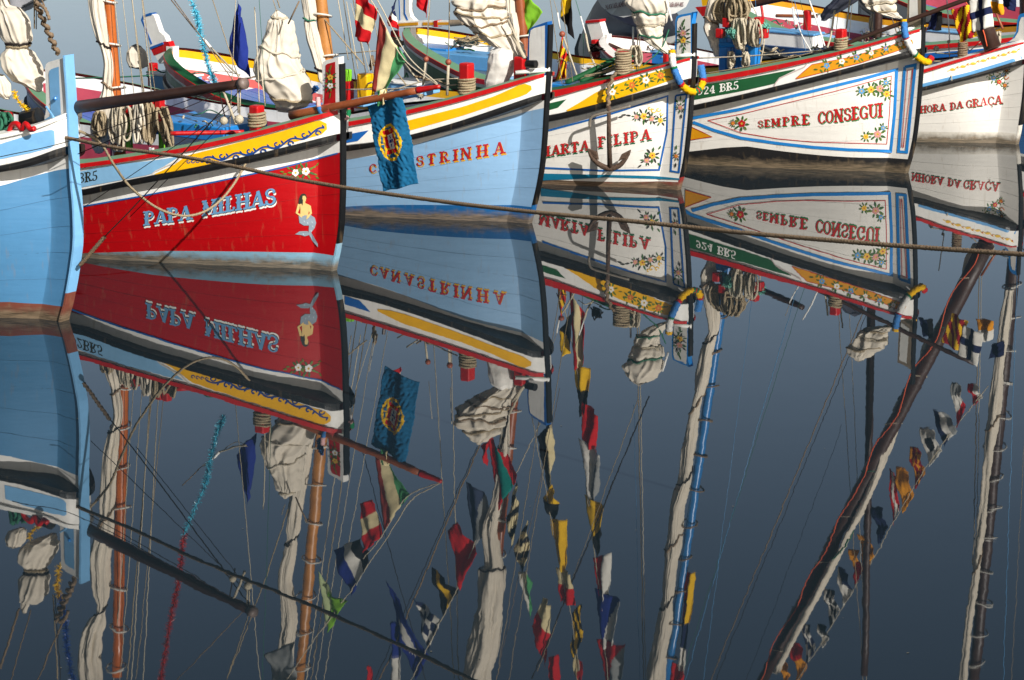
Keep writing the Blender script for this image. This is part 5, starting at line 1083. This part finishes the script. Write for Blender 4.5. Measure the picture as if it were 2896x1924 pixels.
FL = [
 (b2, 'plain blue pennant drooping at the tip of the dark bowsprit', 'Sb', [(674, 0), (644, 140), (702, 226), (682, 50)], 'D', .0),
 (b2, 'red, cream and green flag resting on the brown bowsprit', 'Vpcg', [(1072, 42), (1052, 258), (1092, 262), (1146, 172)], 'D', .0),
 (b2, 'green and cream flag tail curled under the brown bowsprit', 'Vgc', [(1066, 258), (1068, 300), (1090, 296), (1090, 252)], 'D', .06),
 (b2, 'red and cream striped flag above the red stem head', 'Hrcr', [(1010, -40), (1002, 104), (1036, 128), (1066, 26)], 'D', .0),
 (b2, 'blue and white flag with a dark corner, reflected low between two masts', 'Hkwb', [Z2(262, 930), Z2(178, 1085), Z2(90, 880), Z2(222, 825)], 'R', .0),
 (b2, 'pale green and grey triangular flag reflected left of the striped ones', 'Bel', [Z2(12, 1000), Z2(55, 1280), Z2(130, 1150), Z2(60, 1100)], 'R', .0),
 (b2, 'greyish green flag reflected at the bottom edge beside the pine mast', 'Ss', [Z1(1570, 1390), Z1(1440, 1440), Z1(1500, 1620), Z1(1570, 1600)], 'R', .0),
 (b3, 'navy, white and red flag near the white stern board', 'Hnwr', [(1122, -8), (1092, 66), (1128, 88), (1110, 30)], 'D', -.2),
 (b5, 'plain red pennant hanging above the white tiller', 'Sr', [(1176, -30), (1178, 16), (1212, 50), (1208, -20)], 'D', .0),
 (b3, 'plain red triangular flag reflected beside the wide sail sleeve', 'Sr', [Z2(745, 745), Z2(712, 780), Z2(765, 1045), Z2(845, 880)], 'R', .0),
 (b3, 'black and yellow banded pennant reflected below the red triangle', 'Hkyk', [Z2(672, 1195), Z2(735, 1080), Z2(650, 1020), Z2(616, 980)], 'R', .0),
 (b3, 'navy and white chequered pennant reflected near the bottom', 'Cnw', [Z2(585, 1390), Z2(645, 1245), Z2(540, 1160), Z2(545, 1230)], 'R', .0),
 (b3, 'long blue pennant with a white disc reflected near the bottom', 'Dbw', [Z2(515, 1530), Z2(570, 1430), Z2(385, 1085), Z2(430, 1300)], 'R', .0),
 (b3, 'blue over white flag reflected left of the disc pennant', 'Hbw', [Z2(440, 1285), Z2(438, 1580), Z2(385, 1580), Z2(395, 1285)], 'R', .0),
 (b3, 'small red pennant tip reflected at the bottom edge left of the long rope', 'Sr', [Z2(268, 1490), Z2(250, 1600), Z2(284, 1600), Z2(270, 1500)], 'R', .0),
 (b4, 'slate grey swallow shaped flag reflected on the wide sail', 'Bhs', [Z2(806, 530), Z2(840, 830), Z2(935, 700), Z2(880, 580)], 'R', .12),
 (b4, 'teal and red flag reflected across the brown mast', 'Vrtr', [Z2(925, 275), Z2(970, 620), Z2(1060, 460), Z2(1000, 370)], 'R', .12),
 (b4, 'short red pennant reflected just left of the teal and red flag', 'Srw', [Z2(916, 285), Z2(880, 310), Z2(905, 400), Z2(914, 300)], 'R', .12),
 (b4, 'lime green flag hanging by the pale blue boat stem head', 'Sl', [(1482, -36), (1475, 70), (1494, 104), (1531, 36)], 'D', .0),
 (b4, 'black and yellow flag hanging right of the pale blue stem head', 'Byk', [(1590, -30), (1586, 50), (1622, 112), (1622, -10)], 'D', .0),
 (b4, 'red and yellow striped flag furled behind the pale blue stem', 'Zry', [(1588, 100), (1572, 226), (1604, 224), (1598, 150)], 'D', .12),
 (b4, 'dark and cream pennant reflected right of the lime flag', 'Bkc', [Z2(1188, 270), Z2(1240, 530), Z2(1258, 370), Z2(1250, 210)], 'R', .0),
 (b4, 'small black and brown pennant reflected under the dark and cream one', 'Byk', [Z2(1255, 530), Z2(1212, 600), Z2(1265, 710), Z2(1282, 620)], 'R', .0),
 (b4, 'golden yellow flag reflected in the chain of pennants', 'Sy', [Z2(1255, 720), Z2(1300, 950), Z2(1322, 960), Z2(1326, 730)], 'R', .0),
 (b4, 'cream and red flag reflected below the golden yellow one', 'Hcr', [Z2(1290, 975), Z2(1310, 1130), Z2(1365, 1150), Z2(1360, 1010)], 'R', .0),
 (b4, 'black and yellow pennant reflected low in the middle chain', 'Zky', [Z2(1412, 1180), Z2(1370, 1220), Z2(1372, 1430), Z2(1408, 1380)], 'R', .0),
 (b4, 'red and cream pennant reflected at the foot of the middle chain', 'Hrc', [Z2(1412, 1480), Z2(1375, 1440), Z2(1390, 1600), Z2(1420, 1600)], 'R', .0),
 (b4, 'cream over red flag reflected beside the sail sleeve', 'Hcr', [Z2(1210, 1145), Z2(1155, 1280), Z2(1210, 1450), Z2(1240, 1180)], 'R', .0),
 (b4, 'cream and brown twisted pennant reflected above the cream over red flag', 'Zck', [Z2(1120, 740), Z2(1060, 860), Z2(1105, 1000), Z2(1125, 840)], 'R', .0),
 (b4, 'thin white and green pennant reflected under the twisted one', 'Bwg', [Z2(1085, 1000), Z2(1140, 1210), Z2(1140, 1060), Z2(1130, 990)], 'R', .0),
 (b4, 'dark blue and cream pennant reflected against the brown mast', 'Zkc', [Z2(1062, 530), Z2(1020, 700), Z2(1040, 850), Z2(1068, 640)], 'R', .1),
 (b4, 'plain red flag reflected at the bottom between the two chains', 'Sr', [Z2(1245, 1460), Z2(1250, 1600), Z2(1284, 1600), Z2(1284, 1446)], 'R', .0),
 (b5, 'red flag with a pink edge, reflected in front of the anchor boat', 'Vrcr', [(1612, 830), (1626, 1030), (1652, 1010), (1648, 900)], 'R', .0),
 (b5, 'yellow and black flag reflected under the pink edged red one', 'Hyk', [(1626, 1040), (1640, 1170), (1654, 1160), (1662, 1056)], 'R', .0),
 (b5, 'bright red flag reflected in the right hand chain', 'Sr', [Z2(1422, 90), Z2(1435, 300), Z2(1480, 300), Z2(1505, 155)], 'R', .0),
 (b5, 'grey and white flag reflected below the bright red one', 'Bws', [Z2(1416, 300), Z2(1470, 620), Z2(1500, 540), Z2(1518, 370)], 'R', .0),
 (b5, 'yellow flag with a black foot reflected in the right hand chain', 'Hyyk', [Z2(1442, 600), Z2(1500, 880), Z2(1520, 780), Z2(1535, 650)], 'R', .0),
 (b5, 'red and white flag reflected in the right hand chain', 'Vrw', [Z2(1488, 935), Z2(1525, 1170), Z2(1545, 1150), Z2(1566, 910)], 'R', .0),
 (b5, 'navy, black and white flag reflected in the right hand chain', 'Bbw', [Z2(1498, 1100), Z2(1540, 1380), Z2(1590, 1350), Z2(1618, 1155)], 'R', .0),
 (b5, 'red and grey flag reflected at the foot of the right hand chain', 'Brs', [Z2(1518, 1370), Z2(1560, 1600), Z2(1620, 1560), Z2(1634, 1400)], 'R', .0),
 (b5, 'red and yellow flag reflected against the sky blue mast', 'Vry', [Z2(1980, 1015), Z2(1965, 1230), Z2(1990, 1240), Z2(2020, 1015)], 'R', .0),
 (b5, 'navy over white pennant reflected right of the sky blue mast', 'Hnnw', [Z2(1968, 1170), Z2(1940, 1470), Z2(1968, 1500), Z2(1984, 1180)], 'R', .0),
 (b5, 'red flag reflected at the bottom beside the sky blue mast', 'Sr', [Z2(1915, 1480), Z2(1905, 1610), Z2(1960, 1610), Z2(1972, 1520)], 'R', .0),
 (b5, 'navy flag with a yellow stripe under the thin bowsprit', 'Vnnk', [(2640, 30), (2620, 86), (2658, 88), (2664, 34)], 'D', .0),
 (b5, 'yellow and red striped flag hanging under the thin bowsprit', 'Zym', [(2690, 26), (2716, 120), (2760, 104), (2742, 14)], 'D', .0),
 (b5, 'white flag with a navy cross hanging under the thin bowsprit', 'Xwn', [(2740, 4), (2752, 92), (2806, 76), (2800, -20)], 'D', .0),
 (b5, 'navy flag hanging at the upper right corner', 'Sn', [(2832, -30), (2838, 20), (2868, 34), (2872, -10)], 'D', -.3),
 (b5, 'orange and white flag reflected beyond the navy cross', 'How', [(2765, 906), (2782, 962), (2800, 958), (2808, 912)], 'R', -.7),
]
YL = [('orange and red pennant, lowest in the long diagonal line', 'Vor', (840, 1380, 920, 1560)), ('navy and white pennant above the orange and red one in the diagonal', 'Cnw', (905, 1285, 965, 1460)), ('small dark and white pennant in the long diagonal line', 'Bwk', (985, 1275, 1040, 1380)),
 ('chequered dark pennant in the long diagonal line', 'Ckw', (1022, 1090, 1090, 1262)), ('navy pennant with a white corner in the long diagonal line', 'Bwn', (1090, 980, 1160, 1155)), ('orange pennant with a red edge in the long diagonal line', 'Vro', (1160, 872, 1222, 1040)), ('plain orange pennant beside the dark mast in the diagonal', 'So', (1206, 800, 1282, 952)),
 ('navy pennant folded beside the dark mast in the diagonal', 'Sn', (1280, 645, 1352, 820)), ('red and white chevron pennant in the long diagonal line', 'Hrwr', (1366, 455, 1416, 712)), ('wide orange pennant in the long diagonal line', 'So', (1404, 440, 1492, 645)), ('dark red pennant with orange patches in the diagonal', 'Cmo', (1480, 328, 1552, 516)),
 ('white pennant with a dark square near the diagonal top', 'Qwk', (1540, 225, 1640, 400)), ('navy and white flag next to the dark square pennant', 'Hnws', (1608, 130, 1725, 290)), ('red, white and grey pennant high in the diagonal', 'Vrws', (1706, -20, 1770, 185)), ('white pennant with red edges at the diagonal top', 'Hrw', (1794, -20, 1862, 80)), ('orange scrap of flag at the bottom of the diagonal', 'So', (785, 1480, 830, 1580))]
for lb, sp, (x0, y0, x1, y1) in YL:
    w_ = x1 - x0; FL.append((b6, lb, sp, [Z3(x0 + .45 * w_, y1), Z3(x1, y1 - .42 * (y1 - y0)), Z3(x0 + .55 * w_, y0 + .05 * (y1 - y0)), Z3(x0, y0)], 'R', .0))
def grow(C4, k):
    cx = sum(p[0] for p in C4) / 4; cy = sum(p[1] for p in C4) / 4; return [(cx + (x - cx) * k, cy + (y - cy) * k) for x, y in C4]
for row in FL: flag(row[0], row[1], row[2], grow(row[3], 1.22 if row[4] == 'R' else 1.0), row[4], row[5], fold=.03 if row[4] == 'R' else .025)
# the lines that carry them (parts of the rigging)
for bt, pts in ((b2, [(1243, 245, 0, 'D'), (1140, 165, 0, 'D'), (1070, 35, 0, 'D'), (1010, -60, 0, 'D')]), (b2, [(1243, 1367, 0, 'R'), (1160, 1420, 0, 'R'), (1092, 1525, 0, 'R'), (1040, 1600, 0, 'R'), (970, 1700, 0, 'R'), (780, 1960, 0, 'R')]),
    (b3, [(1345, 1530, 0, 'R'), (1285, 1680, 0, 'R'), (1208, 1830, 0, 'R'), (1160, 1930, 0, 'R')]), (b4, [(1530, 1190, 0, 'R'), (1460, 1340, 0, 'R'), (1410, 1450, 0, 'R')]), (b4, [(1505, 1180, 0, 'R'), (1560, 1480, 0, 'R'), (1625, 1800, 0, 'R'), (1640, 1940, 0, 'R')]),
    (b5, [(1592, 850, 0, 'R'), (1640, 1100, 0, 'R'), (1660, 1400, 0, 'R'), (1700, 1700, 0, 'R'), (1720, 1940, 0, 'R')]), (b6, [(2795, 1090, 0, 'R'), (2620, 1320, 0, 'R'), (2480, 1560, 0, 'R'), (2340, 1790, 0, 'R'), (2250, 1930, 0, 'R')])):
    rig(bt, pts, .006, ROPEW)

# ------------------------------------------------------------------ two boats moored farther out
def far_boat(label, x0, y0, wpx, hull, yaw=0.0):
    O = ground(x0, y0); k = mpp(O); hb = wpx * k / 2; root = thing('moored_boat', label, 'boat', tuple(O)); rows = []; prof = [(-.2, .42), (0, .56), (.1, .66), (.25, .8), (.42, .93), (.62, 1.0)]
    def ring(z, f, dz=0, ex=0):
        P = []
        for i in range(33):
            t = i / 32; s_ = abs(2 * t - 1); sg = 1 if t > .5 else -1; b_ = hb * f * min(1, (s_ * 1.9) ** .62) * (1 if s_ < .75 else 1 - (s_ - .75) * .5) + ex * .03
            P.append(O + Vector((sg * b_, -.25 * f * (1 - s_) ** 2 * 3 + 4.2 * s_ ** 1.6 * .9, z + dz * (1 - s_) ** 2)))
        return P
    R3 = [ring(z, f, .32 * max(0, z)) for z, f in prof]
    m = MB(); m.grid(R3[:4]); m.build('hull', hull, root, True)
    m = MB(); m.grid(R3[3:]); m.build('upper_strake', paint((198, 198, 204), .4, kind='worn'), root, True)
    t1, t2 = ring(.62, 1.0, .2, 0), ring(.69, 1.0, .2, 1.6)
    m = MB(); m.grid([t1, ring(.63, 1.0, .2, 1.6), t2, ring(.69, .9, .2, 0)]); m.build('rub_rail', paint((58, 60, 66), .5), root)
    m = MB(); m.grid([[p for p in ring(.66, .93, .2)[:17]], [p for p in ring(.66, .93, .2)[:15:-1]]]); m.build('foredeck', WHITE, root)
    return root, O, R3
fr, fO, fR = far_boat('white and lavender boat bow-on in the background', 1818, 64, 345, paint((150, 148, 176), .4, kind='worn'))
class FarSurf:
    root = fr
    def D(s, x, y, b):
        d = ray(x, y); Y = fO.y - .02; u = min(1, abs(x - 1818) / 165); sv = u ** 1.61 / 1.9; t = (Y + 1.3 * u ** 2.58 - .62 * (1 - sv) ** 2 - .05 - b) / d.y; return CO + d * t
d = Decal(FarSurf(), 'lettering_panel', [paint((206, 206, 202), .5), paint((92, 26, 30), .5)], plane=.0)
d.poly([(1690, 0), (1700, 18), (1730, 42), (1764, 50), (1790, 44), (1790, -30), (1690, -30)], 0, .02); d.poly([(1868, 48), (1910, 38), (1940, 20), (1950, 0), (1950, -30), (1868, -30)], 0, .02)
d.done(fr)
class FD(Decal):
    def P(s, x, y, lift): return s.b.D(x, y, .03 + lift)
_D = Decal; Decal = FD
dd = FD(FarSurf(), 'letter', [paint((92, 26, 30), .5)]); text(dd, 'NAVARAM-ME', (1712, 28), (1784, 14), 13, 15, 0); text(dd, 'NAVARAM-ME', (1876, 20), (1934, 18), 13, 11, 0)
Decal = _D
far_boat('white boat beyond the top left corner, seen only mirrored in the water', 50, -138, 170, paint((226, 224, 220), .4, kind='worn'))

# ------------------------------------------------------------------ clutter on the decks
def crate(bt, label, px, py, b, l, wd, h, mat, lidmat=None):
    A = bt.loc(bt.D(px, py, b)); o_ = thing('deck_box', label, 'box', tuple(bt.pt(A[0], b, A[2] - h))); m = MB(); bt.box(m, A[0] - l / 2, A[0] + l / 2, b - wd / 2, b + wd / 2, A[2] - h, A[2]); bevel(m.build('box_body', mat, o_), .01)
    m = MB(); bt.box(m, A[0] - l / 2 - .012, A[0] + l / 2 + .012, b - wd / 2 - .012, b + wd / 2 + .012, A[2] + .002, A[2] + .025); bevel(m.build('lid', lidmat or mat, o_), .006)
crate(b4, 'pale blue deck locker near the red post at the left stern', 500, 214, -.1, .5, .3, .14, SKYB, WHITE)
crate(b5, 'low blue locker beside the rope tangle on the far stern deck', 1236, 138, .1, .45, .28, .12, SKYB, BRBLUE)
crate(b5, 'white locker with a sky blue lid in the middle of the far cockpit', 1400, 164, .2, .55, .3, .16, WHITE, PB)
crate(b6, 'small orange red engine box under the white rudder post', 1738, 152, .0, .34, .26, .14, PINK, RED)
crate(b6, 'blue tackle box between the rudder and the hanging white sail', 1905, 150, .1, .4, .24, .12, BRBLUE, SKYB)
crate(b3, 'pale blue box behind the green and cream flag', 1160, 236, -.2, .34, .24, .1, SKYB, WHITE)
crate(b6, 'painted board locker with a white front beyond the rose boat tackles', 2220, 92, -.1, .8, .2, .14, WHITE, PB)
crate(b7, 'white and sky blue locker behind the striped flags', 2700, 92, .1, .7, .2, .12, WHITE, SKYB)
for bt, n_, xs in ((b3, 9, (1000, 1290, 210, 262)), (b4, 10, (1570, 1740, 165, 232)), (b5, 12, (1250, 1420, 100, 150)), (b5, 10, (2180, 2350, 130, 170)), (b6, 12, (1720, 1900, 120, 165)), (b6, 10, (2420, 2540, 80, 120)), (b7, 12, (2080, 2330, 45, 95)), (b7, 12, (2620, 2840, 80, 140)), (b4, 8, (480, 700, 195, 235)), (b2, 8, (480, 640, 320, 372))):
    for i in range(n_):
        x = random.uniform(xs[0], xs[1]); y = xs[2] + (xs[3] - xs[2]) * random.random(); dx = random.uniform(-60, 90); bb = random.uniform(-.25, .3)
        P = [bt.D(x + dx * t, y + 5 * math.sin(t * 5 + i) + random.uniform(-4, 4), bb + .05 * math.sin(t * 7)) for t in (0, .3, .6, 1)]
        m = MB(); m.tube(catmull(P, 6), random.choice((.005, .007, .009)), 5); m.build('deck_line', random.choice((ROPE, ROPEW, ROPEG, ROPEW, ROPEGR)), bt.root, True)
for bt, x, y0, y1, b, mat in ((b6, 1940, 96, 150, .1, ROPEW), (b6, 1868, 60, 140, -.1, BRWOOD), (b7, 2250, 20, 70, 0, WHITE), (b7, 2160, 10, 66, .1, RED), (b5, 1350, 60, 128, -.2, DKWOOD), (b7, 2590, 70, 128, .1, RED), (b3, 1085, 170, 240, -.2, DKWOOD)):
    m = MB(); m.tube([bt.D(x, y1, b), bt.D(x - 8, y0, b)], .016, 7); m.build('thole_pole', mat, bt.root)
# drowned scraps floating here and there
m = MB()
for i in range(46):
    g_ = ground(random.uniform(60, 2850), random.uniform(60, 1900)); g_.z = .003; a = random.random() * 3; l = random.uniform(.004, .011)
    u_ = Vector((math.cos(a), math.sin(a), 0)) * l; v_ = Vector((-math.sin(a), math.cos(a), 0)) * l * .5; k_ = len(m.v); m.v += [g_ - u_, g_ + v_, g_ + u_, g_ - v_]; m.f.append((k_, k_ + 1, k_ + 2, k_ + 3)); m.m.append(0)
o = m.build('floating_scraps', paint((96, 92, 80), .8)); o['kind'] = 'stuff'; o['label'] = 'tiny leaves and scraps floating on the still water'; o['category'] = 'debris'
